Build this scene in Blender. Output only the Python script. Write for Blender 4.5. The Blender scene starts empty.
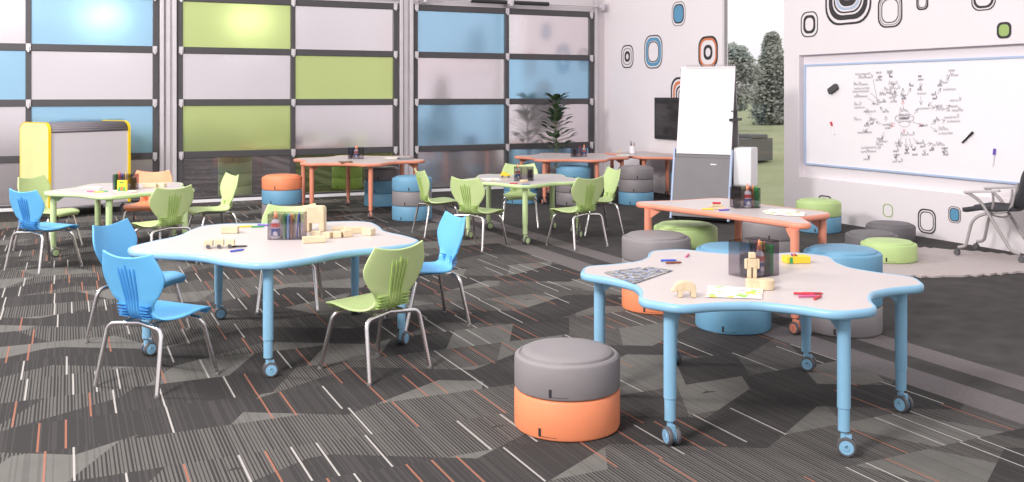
import bpy, bmesh, math, random
from mathutils import Vector, Matrix
PI = math.pi
random.seed(4)
SC = bpy.context.scene
COL = SC.collection
# ---------------------------------------------------------------- camera, world, lights, exposure
H = 1.45; F = 948.0; YH = 94.7
A = math.atan(445 / 948.0); CA, SA = math.cos(A), math.sin(A)
cd = bpy.data.cameras.new('camera'); cam = bpy.data.objects.new('camera', cd); COL.objects.link(cam)
cam.location = (0, 0, H); cam.rotation_euler = (PI / 2, 0, -A)
cd.sensor_width = 36; cd.lens = F / 1024 * 36; cd.shift_y = -(241 - YH) / 1024; cd.clip_end = 300
SC.camera = cam
SC.view_settings.view_transform = 'Standard'; SC.view_settings.look = 'None'
SC.view_settings.exposure = 0.26; SC.view_settings.gamma = 1; SC.view_settings.use_curve_mapping = False
W = bpy.data.worlds.new('sky'); SC.world = W; W.use_nodes = True
wb = W.node_tree.nodes['Background']
# pale overcast sky with soft brighter and greyer cloud areas
_nt = W.node_tree; _tc = _nt.nodes.new('ShaderNodeTexCoord'); _nz = _nt.nodes.new('ShaderNodeTexNoise'); _nz.inputs['Scale'].default_value = 3.2; _nz.inputs['Detail'].default_value = 2
_rp = _nt.nodes.new('ShaderNodeValToRGB'); _rp.color_ramp.elements[0].position = .36; _rp.color_ramp.elements[0].color = (.74, .715, .73, 1); _rp.color_ramp.elements[1].position = .62; _rp.color_ramp.elements[1].color = (1.0, .975, .985, 1)
_nt.links.new(_tc.outputs['Generated'], _nz.inputs['Vector']); _nt.links.new(_nz.outputs['Fac'], _rp.inputs['Fac']); _nt.links.new(_rp.outputs['Color'], wb.inputs[0])
wb.inputs[1].default_value = .98
def area(name, loc, target, size, power, color=(1, 1, 1)):
    d = bpy.data.lights.new(name, 'AREA'); d.shape = 'RECTANGLE'; d.size, d.size_y = size; d.energy = power; d.color = color
    o = bpy.data.objects.new(name, d); COL.objects.link(o); o.location = loc
    o.rotation_euler = (Vector(target) - Vector(loc)).to_track_quat('-Z', 'Y').to_euler()
    return o
area('ceiling_light', (-2.6, 1.6, 4.6), (2.8, 5.5, 0), (1.3, 1.3), 420, (1, .95, .93))
area('ceiling_light', (-3.4, 8.0, 4.6), (3.4, 9.5, 0), (1.3, 1.3), 380, (1, .96, .94))

for x_ in (-9.0, -4.0, 1.0, 5.5): area('added_glare_light', (x_, -5.6, 3.9), (x_ + .5, 8, 1.2), (1.0, .45), 11, (1, .98, .97))  # area lights added behind the camera to put white glare in the door panes

# ---------------------------------------------------------------- pixel -> place helpers (measuring the photograph)
def g(px, py, z=0.0):
    Y = F * (H - z) / (py - YH); X = (px - 512) / F * Y
    return (X * CA + Y * SA, -X * SA + Y * CA)
def cs(X, Y):
    return (X * CA + Y * SA, -X * SA + Y * CA)
XW = 7.90; YD = 13.29
def rw(px, py, x=XW):           # point on the right wall -> (y, z)
    k = (px - 512) / F; Y = x / (k * CA + SA)
    return (-k * Y * SA + Y * CA, H - (py - YH) * Y / F)
def dw(px, py, y=YD):           # point on the door wall -> (x, z)
    k = (px - 512) / F; Y = y / (CA - k * SA)
    return (k * Y * CA + Y * SA, H - (py - YH) * Y / F)
VIEWROT = -A

# ---------------------------------------------------------------- materials
def srgb(r, g_, b):
    f = lambda v: (v / 255 / 12.92) if v / 255 <= .04045 else ((v / 255 + .055) / 1.055) ** 2.4
    return (f(r), f(g_), f(b), 1)
MATS = {}
def mat(name, rgb, rough=.5, metal=0., spec=.5, bump=0., bscale=200., coat=0., vary=.04, vscale=6.):
    if name in MATS: return MATS[name]
    m = bpy.data.materials.new(name); m.use_nodes = True
    nt = m.node_tree; b = nt.nodes['Principled BSDF']
    b.inputs['Roughness'].default_value = rough; b.inputs['Metallic'].default_value = metal
    b.inputs['Specular IOR Level'].default_value = spec; b.inputs['Coat Weight'].default_value = coat
    tc = nt.nodes.new('ShaderNodeTexCoord'); n = nt.nodes.new('ShaderNodeTexNoise'); n.inputs['Scale'].default_value = vscale
    nt.links.new(tc.outputs['Object'], n.inputs['Vector'])
    r = nt.nodes.new('ShaderNodeValToRGB'); c = srgb(*rgb)
    r.color_ramp.elements[0].position = .3; r.color_ramp.elements[1].position = .7
    r.color_ramp.elements[0].color = tuple(v * (1 - vary) for v in c[:3]) + (1,)
    r.color_ramp.elements[1].color = tuple(min(1, v * (1 + vary)) for v in c[:3]) + (1,)
    nt.links.new(n.outputs['Fac'], r.inputs['Fac']); nt.links.new(r.outputs['Color'], b.inputs['Base Color'])
    if bump:
        n2 = nt.nodes.new('ShaderNodeTexNoise'); n2.inputs['Scale'].default_value = bscale
        bp = nt.nodes.new('ShaderNodeBump'); bp.inputs['Strength'].default_value = bump; bp.inputs['Distance'].default_value = .002
        nt.links.new(tc.outputs['Object'], n2.inputs['Vector']); nt.links.new(n2.outputs['Fac'], bp.inputs['Height'])
        nt.links.new(bp.outputs['Normal'], b.inputs['Normal'])
    MATS[name] = m; return m
P_BLUE = mat('blue plastic', (100, 176, 226), .42, bump=.1)
P_GREEN = mat('green plastic', (190, 209, 146), .42, bump=.1)
P_ORANGE = mat('orange plastic', (240, 150, 108), .42, bump=.1)
R_BLUE = mat('blue chair ribs', (66, 142, 208), .45)
R_GREEN = mat('green chair ribs', (158, 184, 104), .45)
R_ORANGE = mat('orange chair ribs', (226, 116, 66), .45)
CHROME = mat('chrome tube', (226, 221, 221), .24, metal=1., vary=.02)
GLIDE = mat('grey glide', (150, 148, 148), .4, metal=.6)
LAM = mat('grey laminate', (192, 182, 180), .38, bump=.05, bscale=400, vary=.02)
T_BLUE = mat('blue powder coat', (132, 178, 207), .35)
T_GREEN = mat('green powder coat', (192, 212, 158), .35)
T_ORANGE = mat('orange powder coat', (222, 142, 116), .35)
TIRE = mat('dark rubber', (88, 86, 90), .5)
S_BLUE = mat('blue vinyl', (104, 154, 184), .5, bump=.15, bscale=300)
S_GREEN = mat('green vinyl', (182, 206, 138), .5, bump=.15, bscale=300)
S_ORANGE = mat('orange vinyl', (236, 142, 100), .5, bump=.15, bscale=300)
S_GREY = mat('grey vinyl', (134, 128, 130), .5, bump=.15, bscale=300)
S_DARK = mat('dark grey vinyl', (104, 101, 104), .55, bump=.15, bscale=300)
SLOT = mat('dark slot', (45, 42, 44), .8)
WALL = mat('painted wall', (235, 227, 230), .7, bump=.06, bscale=90, vary=.012, vscale=1.2)
WALLG = mat('grey wall paint', (208, 201, 204), .7, bump=.05, vary=.012)
DFRAME = mat('dark door frame', (72, 69, 72), .45, bump=.1)
LIGHTM = mat('light grey metal', (206, 200, 204), .35, metal=.3)
BLACKM = mat('black paint', (40, 38, 40), .5)
WHITE = mat('white plastic', (240, 238, 240), .4, vary=.01)
BOARD = mat('whiteboard enamel', (245, 240, 244), .22, vary=.006)
BLUEFR = mat('pale blue trim', (176, 194, 224), .4)
PAPER = mat('white paper', (246, 242, 243), .7, vary=.01)
WOOD = mat('pale wood', (212, 192, 160), .55, bump=.2, bscale=60, vary=.09, vscale=18)
DGREY = mat('dark grey panel', (122, 118, 121), .5)
FABRIC = mat('black fabric', (62, 62, 66), .8, bump=.4, bscale=500)
CHGREY = mat('grey chair metal', (166, 160, 160), .4, metal=.2)
YEL = mat('yellow panel', (240, 229, 160), .45); YEL2 = mat('bright yellow edge', (240, 206, 20), .4)
CABW = mat('pale cabinet panel', (206, 199, 203), .45, vary=.01)
RED = mat('red wax', (200, 50, 66), .5); PINK = mat('pink wax', (205, 96, 140), .5)
BLUEW = mat('blue wax', (60, 90, 190), .5); GREENW = mat('green wax', (50, 150, 80), .5)
YELW = mat('yellow wax', (240, 200, 50), .5); ORW = mat('orange wax', (244, 130, 70), .5)
PURP = mat('purple cap', (110, 80, 190), .5); LBLUE = mat('light blue shaft', (120, 170, 220), .5); BROWN = mat('brown wax', (130, 70, 50), .5)
LEAF = mat('leaf', (58, 78, 50), .45, vary=.25, vscale=14)
SCREEN = mat('tv glass', (58, 54, 56), .08)
def decal(name, rgb): return mat('decal ' + name, rgb, .6, vary=0)
D_BLK = decal('charcoal', (52, 47, 50)); D_BLU = decal('blue', (92, 150, 186)); D_ORG = decal('orange', (216, 124, 82))
D_GRN = decal('green', (158, 184, 110)); D_GRY = decal('grey', (150, 143, 146)); D_WHT = decal('wall tone', (226, 220, 224)); D_LBL = decal('light blue', (176, 190, 214))

class N:                                   # tiny node-graph helper
    def __init__(s, name):
        s.m = bpy.data.materials.new(name); s.m.use_nodes = True; s.nt = s.m.node_tree
        s.b = s.nt.nodes['Principled BSDF']; s.out = s.nt.nodes['Material Output']
    def n(s, t, **k):
        x = s.nt.nodes.new(t)
        for a, v in k.items(): setattr(x, a, v)
        return x
    def put(s, sock, v):
        if isinstance(v, (int, float, tuple)): sock.default_value = v
        else: s.nt.links.new(v, sock)
    def ma(s, op, a, b=0., c=None):
        x = s.n('ShaderNodeMath', operation=op); s.put(x.inputs[0], a); s.put(x.inputs[1], b)
        if c is not None: s.put(x.inputs[2], c)
        return x.outputs[0]
    def mix(s, f, a, b):
        x = s.n('ShaderNodeMix', data_type='RGBA'); s.put(x.inputs[0], f); s.put(x.inputs[6], a); s.put(x.inputs[7], b)
        return x.outputs[2]
    def vec(s, a, b, c=0.):
        x = s.n('ShaderNodeCombineXYZ'); s.put(x.inputs[0], a); s.put(x.inputs[1], b); s.put(x.inputs[2], c); return x.outputs[0]
    def white(s, v):
        x = s.n('ShaderNodeTexWhiteNoise', noise_dimensions='3D'); s.put(x.inputs['Vector'], v); return x.outputs['Value']
    def noise(s, v, sc, det=2.):
        x = s.n('ShaderNodeTexNoise'); s.put(x.inputs['Vector'], v); x.inputs['Scale'].default_value = sc; x.inputs['Detail'].default_value = det
        return x.outputs['Fac']

def carpet():
    k = N('carpet tiles'); geo = k.n('ShaderNodeNewGeometry'); sp = k.n('ShaderNodeSeparateXYZ'); k.nt.links.new(geo.outputs['Position'], sp.inputs[0])
    x, y = sp.outputs[0], sp.outputs[1]; pos = geo.outputs['Position']
    L = .377
    rowf = k.ma('DIVIDE', k.ma('SUBTRACT', y, 3.92), L); row = k.ma('FLOOR', rowf)
    cw = .105
    colf = k.ma('ADD', k.ma('DIVIDE', x, cw), k.ma('MULTIPLY', k.white(k.vec(row, 3.3, 1.)), .6)); col = k.ma('FLOOR', colf)
    h = k.white(k.vec(col, row, 7.)); fx = k.ma('FRACT', colf)
    off = k.ma('ABSOLUTE', k.ma('SUBTRACT', fx, .5)); inl = k.ma('LESS_THAN', off, .04)
    isw = k.ma('MULTIPLY', inl, k.ma('LESS_THAN', h, .22)); iso = k.ma('MULTIPLY', inl, k.ma('GREATER_THAN', h, .80))
    # pile stripes running away along the planks
    st = k.white(k.vec(k.ma('FLOOR', k.ma('DIVIDE', x, .0065)), row, 1.))
    st2 = k.ma('ADD', k.ma('MULTIPLY', k.ma('FRACT', k.ma('DIVIDE', x, .0152)), .8), k.ma('MULTIPLY', k.white(k.vec(k.ma('FLOOR', k.ma('DIVIDE', x, .0152)), row, 5.)), .3))
    fy = k.ma('FRACT', rowf)
    sgn = k.ma('SUBTRACT', k.ma('MULTIPLY', k.ma('GREATER_THAN', k.white(k.vec(row, 9., 2.)), .45), 2.), 1.)
    tx = k.ma('FLOOR', k.ma('ADD', k.ma('ADD', k.ma('DIVIDE', x, .4), k.ma('MULTIPLY', k.ma('MULTIPLY', fy, sgn), .5)), k.ma('MULTIPLY', row, .37)))
    hh_ = k.white(k.vec(tx, row, 4.))
    tri = k.ma('PINGPONG', k.ma('ADD', x, k.ma('MULTIPLY', k.ma('FLOOR', k.ma('DIVIDE', y, .754)), .33)), .56)
    v = k.ma('FRACT', k.ma('ADD', k.ma('DIVIDE', y, 1.13), k.ma('MULTIPLY', tri, .5)))
    dark = k.ma('MAXIMUM', k.ma('LESS_THAN', v, .36), k.ma('LESS_THAN', hh_, .18)); gry = k.ma('GREATER_THAN', hh_, .68)
    fine = k.noise(pos, 260., 1.); mott = k.noise(pos, 9., 3.)
    cdark = k.mix(k.ma('MULTIPLY', k.ma('GREATER_THAN', st, .66), .6), srgb(58, 56, 56), srgb(76, 73, 72))
    cgry = k.mix(k.ma('MULTIPLY', k.ma('GREATER_THAN', st, .75), .5), srgb(114, 112, 108), srgb(92, 90, 87))
    cstr = k.mix(k.ma('GREATER_THAN', st2, .5), srgb(54, 52, 52), srgb(104, 101, 98))
    c = k.mix(dark, k.mix(gry, cstr, cgry), cdark)
    c = k.mix(k.ma('MULTIPLY', mott, .35), c, srgb(70, 67, 66))
    c = k.mix(k.ma('MULTIPLY', iso, .8), k.mix(k.ma('MULTIPLY', isw, .85), c, srgb(182, 177, 173)), srgb(164, 108, 88))
    # plain carpet of the walkway and the two paler bands in it
    big = k.ma('MULTIPLY', k.noise(pos, 5.5, 6.), 1.)
    plain = k.mix(k.ma('MULTIPLY', big, .9), srgb(54, 52, 52), srgb(92, 88, 87))
    band = k.mix(k.ma('MULTIPLY', k.noise(pos, 40., 2.), 1.), srgb(106, 100, 100), srgb(122, 115, 116))
    def inside(a, b): return k.ma('MULTIPLY', k.ma('GREATER_THAN', x, a), k.ma('LESS_THAN', x, b))
    p = k.mix(k.ma('MAXIMUM', inside(3.81, 4.056), inside(4.236, 4.45)), plain, band)
    c = k.mix(k.ma('GREATER_THAN', x, 3.81), c, p)
    c = k.mix(k.ma('MULTIPLY', k.ma('GREATER_THAN', fine, .5), .16), c, (.02, .018, .018, 1))
    k.put(k.b.inputs['Base Color'], c); k.b.inputs['Roughness'].default_value = .95; k.b.inputs['Specular IOR Level'].default_value = .12
    bp = k.n('ShaderNodeBump'); bp.inputs['Strength'].default_value = .35; bp.inputs['Distance'].default_value = .004
    k.put(bp.inputs['Height'], fine); k.put(k.b.inputs['Normal'], bp.outputs[0])
    return k.m
def glass_film(name, rgb, refl=.5, rough=.2):
    k = N(name); c = srgb(*rgb)
    k.b.inputs['Base Color'].default_value = c; k.b.inputs['Roughness'].default_value = .5
    gl = k.n('ShaderNodeBsdfGlossy'); gl.inputs['Color'].default_value = tuple(min(1, v * 1.08) for v in c[:3]) + (1,); gl.inputs['Roughness'].default_value = rough
    geo = k.n('ShaderNodeNewGeometry'); nz = k.noise(geo.outputs['Position'], 1.6, 2.)
    k.put(gl.inputs['Roughness'], k.ma('MULTIPLY_ADD', nz, .08, rough - .04))
    mx = k.n('ShaderNodeMixShader'); mx.inputs[0].default_value = refl
    k.nt.links.new(k.b.outputs[0], mx.inputs[1]); k.nt.links.new(gl.outputs[0], mx.inputs[2]); k.nt.links.new(mx.outputs[0], k.out.inputs[0])
    return k.m
def see_film(name, rgb):
    k = N(name); tr = k.n('ShaderNodeBsdfTransparent'); tr.inputs[0].default_value = tuple(min(1, v ** .35) for v in srgb(*rgb)[:3]) + (1,)
    gl = k.n('ShaderNodeBsdfGlossy'); gl.inputs['Roughness'].default_value = .1; gl.inputs[0].default_value = srgb(*rgb)
    mx = k.n('ShaderNodeMixShader'); mx.inputs[0].default_value = .12; m2 = k.n('ShaderNodeMixShader'); m2.inputs[0].default_value = .03
    k.b.inputs['Base Color'].default_value = srgb(*rgb)
    k.nt.links.new(tr.outputs[0], mx.inputs[1]); k.nt.links.new(gl.outputs[0], mx.inputs[2]); k.nt.links.new(mx.outputs[0], m2.inputs[1]); k.nt.links.new(k.b.outputs[0], m2.inputs[2]); k.nt.links.new(m2.outputs[0], k.out.inputs[0])
    return k.m
def clear(name, rgb, alpha, rough=.08):
    k = N(name); tr = k.n('ShaderNodeBsdfTransparent'); tr.inputs[0].default_value = srgb(*rgb)
    gl = k.n('ShaderNodeBsdfGlossy'); gl.inputs['Roughness'].default_value = rough; gl.inputs[0].default_value = srgb(*rgb)
    mx = k.n('ShaderNodeMixShader'); mx.inputs[0].default_value = alpha
    k.nt.links.new(tr.outputs[0], mx.inputs[1]); k.nt.links.new(gl.outputs[0], mx.inputs[2]); k.nt.links.new(mx.outputs[0], k.out.inputs[0])
    return k.m
def rugmat():
    k = N('pale rug'); geo = k.n('ShaderNodeNewGeometry'); n1 = k.noise(geo.outputs['Position'], 90., 3.); n2 = k.noise(geo.outputs['Position'], 14., 3.)
    c = k.mix(n1, srgb(156, 146, 144), srgb(206, 196, 194)); c = k.mix(k.ma('MULTIPLY', n2, .35), c, srgb(170, 155, 152))
    k.put(k.b.inputs['Base Color'], c); k.b.inputs['Roughness'].default_value = 1.
    bp = k.n('ShaderNodeBump'); bp.inputs['Strength'].default_value = .6; bp.inputs['Distance'].default_value = .01
    k.put(bp.inputs['Height'], n1); k.put(k.b.inputs['Normal'], bp.outputs[0]); return k.m
def grassmat():
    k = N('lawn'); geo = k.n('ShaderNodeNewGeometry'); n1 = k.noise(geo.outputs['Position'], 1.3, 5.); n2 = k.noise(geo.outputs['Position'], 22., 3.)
    c = k.mix(n1, srgb(158, 166, 124), srgb(206, 208, 172)); c = k.mix(k.ma('MULTIPLY', n2, .5), c, srgb(138, 148, 108))  # greens lightened: overexposed outdoor brightness is put into the grass colour
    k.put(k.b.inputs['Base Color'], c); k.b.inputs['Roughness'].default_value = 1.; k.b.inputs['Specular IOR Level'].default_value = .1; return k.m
def artmat(name, base, cols, scale, thr=.5):
    k = N(name); tc = k.n('ShaderNodeTexCoord'); c = base
    for i, cc in enumerate(cols):
        mp = k.n('ShaderNodeVectorMath', operation='ADD'); k.put(mp.inputs[0], tc.outputs['Object']); mp.inputs[1].default_value = (i * 3.1, i * 1.7, 0)
        c = k.mix(k.ma('GREATER_THAN', k.noise(mp.outputs[0], scale, 2.), thr), c, srgb(*cc))
    k.put(k.b.inputs['Base Color'], c); k.b.inputs['Roughness'].default_value = .5; return k.m
CADDY = clear('smoky acrylic', (230, 227, 230), .07)
WINGLASS = clear('window glass', (255, 255, 255), .02, .0)

# ---------------------------------------------------------------- mesh helpers
def bm_new(): return bmesh.new()
def obj(name, bm, m, parent=None, smooth=True, bev=0., loc=None, sol=0., ang=40):
    bmesh.ops.recalc_face_normals(bm, faces=bm.faces[:])
    me = bpy.data.meshes.new(name); bm.to_mesh(me); bm.free()
    mm = m if isinstance(m, (list, tuple)) else [m]
    for q in mm: me.materials.append(q)
    o = bpy.data.objects.new(name, me); COL.objects.link(o)
    if smooth:
        me.polygons.foreach_set('use_smooth', [True] * len(me.polygons))
        me.set_sharp_from_angle(angle=math.radians(ang))
    if sol:
        q = o.modifiers.new('thickness', 'SOLIDIFY'); q.thickness = sol; q.offset = 0
    if bev:
        q = o.modifiers.new('bevel', 'BEVEL'); q.width = bev; q.segments = 2; q.limit_method = 'ANGLE'
    if parent: o.parent = parent
    if loc: o.location = loc
    return o
def tag(o, label=None, cat=None, group=None, kind=None):
    if label: o['label'] = label
    if cat: o['category'] = cat
    if group: o['group'] = group
    if kind: o['kind'] = kind
    return o
def thing(name, loc, rz, label, cat, group=None):
    o = bpy.data.objects.new(name, None); COL.objects.link(o); o.location = loc; o.rotation_euler = (0, 0, rz); o.empty_display_size = .1
    return tag(o, label, cat, group)
def kids(o): return KIDS.get(o.name) or [c for c in bpy.data.objects if c.parent == o]
KIDS = {}
def copy_tree(o, parent=None):
    c = o.copy(); COL.objects.link(c); c.parent = parent
    for ch in kids(o): copy_tree(ch, c)
    return c
def place(proto, loc, rz, label, group=None, first=[None]):
    """first call for a prototype moves the prototype itself, later calls copy it"""
    if proto.get('_used'): o = copy_tree(proto)
    else: o = proto
    proto['_used'] = 1
    o.location = loc; o.rotation_euler = (0, 0, rz); o['label'] = label
    if group: o['group'] = group
    return o
def box(bm, x0, x1, y0, y1, z0, z1, M=None):
    r = bmesh.ops.create_cube(bm, size=1)
    mt = Matrix.Translation(((x0 + x1) / 2, (y0 + y1) / 2, (z0 + z1) / 2)) @ Matrix.Diagonal((abs(x1 - x0), abs(y1 - y0), abs(z1 - z0), 1))
    if M is not None: mt = M @ mt
    bmesh.ops.transform(bm, matrix=mt, verts=r['verts']); return r['verts']
def tube(bm, pts, r, seg=10, cap=True):
    pts = [Vector(p) for p in pts]; rr = r if isinstance(r, (list, tuple)) else [r] * len(pts)
    rings = []; prev = None
    for i, p in enumerate(pts):
        t = (pts[min(i + 1, len(pts) - 1)] - pts[max(i - 1, 0)]).normalized()
        if prev is None:
            u = t.orthogonal().normalized()
        else:
            u = (prev - t * prev.dot(t)).normalized()
        prev = u; w = t.cross(u)
        rings.append([bm.verts.new(p + (u * math.cos(2 * PI * k / seg) + w * math.sin(2 * PI * k / seg)) * rr[i]) for k in range(seg)])
    for a, b in zip(rings, rings[1:]):
        for k in range(seg): bm.faces.new((a[k], a[(k + 1) % seg], b[(k + 1) % seg], b[k]))
    if cap: bm.faces.new(rings[0][::-1]); bm.faces.new(rings[-1])
def lathe(bm, prof, seg=40, c=(0, 0, 0), M=None):
    rings = []
    for r, z in prof:
        if r < 1e-5: rings.append([bm.verts.new((c[0], c[1], c[2] + z))])
        else: rings.append([bm.verts.new((c[0] + r * math.cos(2 * PI * k / seg), c[1] + r * math.sin(2 * PI * k / seg), c[2] + z)) for k in range(seg)])
    vs = [v for q in rings for v in q]
    for a, b in zip(rings, rings[1:]):
        for k in range(seg):
            k2 = (k + 1) % seg
            if len(a) == 1 and len(b) == 1: continue
            if len(a) == 1: bm.faces.new((a[0], b[k], b[k2]))
            elif len(b) == 1: bm.faces.new((a[k], a[k2], b[0]))
            else: bm.faces.new((a[k], a[k2], b[k2], b[k]))
    if len(rings[0]) > 1: bm.faces.new(rings[0][::-1])
    if len(rings[-1]) > 1: bm.faces.new(rings[-1])
    if M is not None: bmesh.ops.transform(bm, matrix=M, verts=vs)
def prism(bm, pts, z0, z1, M=None):
    a = [bm.verts.new((p[0], p[1], z0)) for p in pts]; b = [bm.verts.new((p[0], p[1], z1)) for p in pts]; n = len(pts)
    bm.faces.new(a[::-1]); bm.faces.new(b)
    for i in range(n): bm.faces.new((a[i], a[(i + 1) % n], b[(i + 1) % n], b[i]))
    if M is not None: bmesh.ops.transform(bm, matrix=M, verts=a + b)
def arcfill(pts, r, n=5):
    """round the bends of a polyline"""
    out = [Vector(pts[0])]
    for i in range(1, len(pts) - 1):
        a, p, b = Vector(pts[i - 1]), Vector(pts[i]), Vector(pts[i + 1]); d1 = (a - p); d2 = (b - p)
        q = min(r, d1.length * .49, d2.length * .49); s = p + d1.normalized() * q; e = p + d2.normalized() * q
        for k in range(n + 1):
            t = k / n; out.append(s * (1 - t) ** 2 + p * 2 * t * (1 - t) + e * t * t)
    out.append(Vector(pts[-1])); return out
def rrect(w, h, r, n=6):
    r = min(r, w / 2 - 1e-4, h / 2 - 1e-4); out = []
    for cx, cy, a0 in ((w / 2 - r, h / 2 - r, 0), (-w / 2 + r, h / 2 - r, 90), (-w / 2 + r, -h / 2 + r, 180), (w / 2 - r, -h / 2 + r, 270)):
        for k in range(n + 1):
            a = math.radians(a0 + 90 * k / n); out.append((cx + r * math.cos(a), cy + r * math.sin(a)))
    return out

# ================================================================ THE SETTING
bm = bm_new(); box(bm, -14, 8.06, -6, 27, -.1, 0)
tag(obj('floor', bm, carpet(), smooth=False), kind='structure')
yj = rw(722, 90)[0]; yn = rw(784, 90)[0]
# wall thickness from the visible reveal
k_ = (728 - 512) / F
TH = yj * (k_ * CA + SA) / (CA - k_ * SA) - XW
TOP = 3.6
RECZ = (rw(799, 176.8)[1], rw(799, 55.3)[1]); RECY = rw(799, 100)[0]; RECD = .0
kk = (804 - 512) / F; RECX = RECY * (kk * CA + SA) / (CA - kk * SA)      # back plane of the recess
bm = bm_new()
box(bm, XW, XW + TH, yj, 13.45, 0, TOP)
tag(obj('wall_right', bm, WALL, smooth=False), kind='structure')
bm = bm_new()                                                             # wall with the whiteboard recess
box(bm, XW, XW + TH, RECY, yn, 0, TOP); box(bm, XW, XW + TH, 1.5, RECY, 0, RECZ[0]); box(bm, XW, XW + TH, 1.5, RECY, RECZ[1], TOP)
box(bm, RECX, XW + TH, 1.5, RECY, RECZ[0], RECZ[1])
tag(obj('wall_right', bm, WALL, smooth=False), kind='structure')
bm = bm_new(); y0 = yn; y1 = yj                                           # full-height window: frame and pane
xg = XW + TH - .04
box(bm, xg - .03, xg + .03, y0, y0 + .03, 0, TOP); box(bm, xg - .02, xg + .02, y1 - .008, y1, 0, TOP); box(bm, xg - .03, xg + .03, y0, y1, 0, .04)
wf = tag(obj('window_1', bm, mat('window frame', (150, 145, 148), .5), smooth=False), kind='structure')
bm = bm_new(); box(bm, xg - .004, xg + .004, y0 + .04, y1 - .02, .04, TOP); obj('pane', bm, WINGLASS, wf, smooth=False)
# door wall --------------------------------------------------------------
doors = [(dw(-203, 90)[0], dw(28.5, 90)[0], dw(158.7, 90)[0]), tuple(dw(q, 90)[0] for q in (176.9, 292.8, 398)), tuple(dw(q, 90)[0] for q in (412.6, 506.5, 593))]
hw = (doors[1][2] - doors[1][0]) / 2
doors[0] = (doors[0][2] - 2 * hw, doors[0][1], doors[0][2])
ROWS = [.02, .6475, 1.345, 2.0425, 2.74]
bm = bm_new(); box(bm, -14, doors[0][0], YD, 13.6, 0, TOP)
for a, b in ((doors[0][2], doors[1][0]), (doors[1][2], doors[2][0]), (doors[2][2], XW + .2)): box(bm, a, b, YD - (.0 if b < 7 else .0), 13.6, 0, TOP)
for d in doors: box(bm, d[0], d[2], YD + .02, 13.6, 2.79, TOP)
tag(obj('wall_back', bm, WALLG, smooth=False), kind='structure')
FB = (156, 196, 222); FG = (190, 203, 136); FWH = (217, 210, 214)
FILM = {'b': glass_film('blue film glass', FB, .72, .13), 'g': glass_film('green film glass', FG, .66, .13), 'w': glass_film('clear film glass', FWH, .8, .13)}
LOWF = {'b': see_film('blue lower glass', FB), 'g': see_film('green lower glass', FG), 'w': see_film('clear lower glass', FWH)}
PAT = [('wb', 'bw', 'wb', 'bw'), ('wg', 'gw', 'wg', 'gw'), ('wb', 'bw', 'wb', 'bw')]      # bottom row first
for i, (a, m_, b) in enumerate(doors):
    if i == 0: pat = ('wb', 'wb', 'bw', 'wb')
    else: pat = None
    bm = bm_new(); ft = .075; y0 = YD - .03; y1 = YD + .05
    for xx, w in ((a + ft / 2, ft), (b - ft / 2, ft)): box(bm, xx - w / 2, xx + w / 2, y0, y1, 0, 2.79)
    box(bm, m_ - .033, m_ + .033, y0, y1, 0, 2.79)
    for z in ROWS[1:]: box(bm, a + ft, b - ft, y0 + .003, y1, z - .045, z + .045)
    box(bm, a + ft, b - ft, y0 + .003, y1, 0.05, .075)
    d = tag(obj('door_%d' % (i + 1), bm, DFRAME, smooth=False, bev=.006), kind='structure')
    for r in range(4):
        for s in range(2):
            left_col = {0: 'wbwb', 1: 'wgwg', 2: 'wbwb'}[i][r]; right_col = {0: 'bwbw', 1: 'gwgw', 2: 'bwbw'}[i][r]
            if i == 0: left_col, right_col = 'wwbw'[r], 'wbwb'[r]
            if i == 2: left_col, right_col = 'wbwb'[r], 'bwbw'[r]
            ch = (left_col, right_col)[s]
            x0, x1 = ((a + ft, m_ - .033), (m_ + .033, b - ft))[s]
            bm = bm_new(); box(bm, x0, x1, YD + .005, YD + .02, (ROWS[r] + .045), ROWS[r + 1] - .045)
            obj('pane', bm, (LOWF if r == 0 and i == 1 else FILM)[ch], d, smooth=False)
    for z in ROWS[1:]:
        for xx in (a + .05, m_, b - .05):
            bm = bm_new(); box(bm, xx - .028, xx + .028, y0 - .022, y0, z - .045, z + .045); box(bm, xx - .012, xx + .012, y0 - .04, y0 - .01, z - .065, z + .01)
            obj('hinge', bm, LIGHTM, d, smooth=False, bev=.004)
    bm = bm_new(); box(bm, a + .02, b - .02, y0 - .012, y1, 0.004, .045); obj('threshold', bm, WHITE, d, smooth=False, bev=.004)
for n_, (a, b) in enumerate(((doors[0][2], doors[1][0]), (doors[1][2], doors[2][0]))):
    bm = bm_new(); w = b - a
    box(bm, a + .01, a + .06, YD - .07, YD, 0, 2.865); box(bm, b - .06, b - .01, YD - .07, YD, 0, 2.865); box(bm, a + .085, b - .085, YD - .03, YD, 0, TOP)
    tag(obj('trim_%d' % (n_ + 1), bm, LIGHTM, smooth=False, bev=.004), kind='structure')
bm = bm_new(); a, b = doors[2][2], dw(598, 90)[0]; box(bm, a + .005, a + .05, YD - .07, YD, 0, 2.98)
tag(obj('trim_3', bm, LIGHTM, smooth=False, bev=.004), kind='structure')
t = thing('torsion_shaft', (0, YD - .12, 0), 0, 'dark torsion spring shaft above the rightmost glass garage door', 'door hardware')
x0 = dw(418, 0)[0]; x1 = dw(600, 0)[0]; xm = doors[2][1]
bm = bm_new(); tube(bm, [(x0, 0, 2.865), (x1, 0, 2.865)], .014, 10); obj('shaft', bm, LIGHTM, t)
for a, b in ((dw(468, 0)[0], xm - .06), (xm + .06, dw(545, 0)[0])):
    bm = bm_new(); tube(bm, [(a, 0, 2.865), (b, 0, 2.865)], .032, 14); obj('spring', bm, BLACKM, t)
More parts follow.
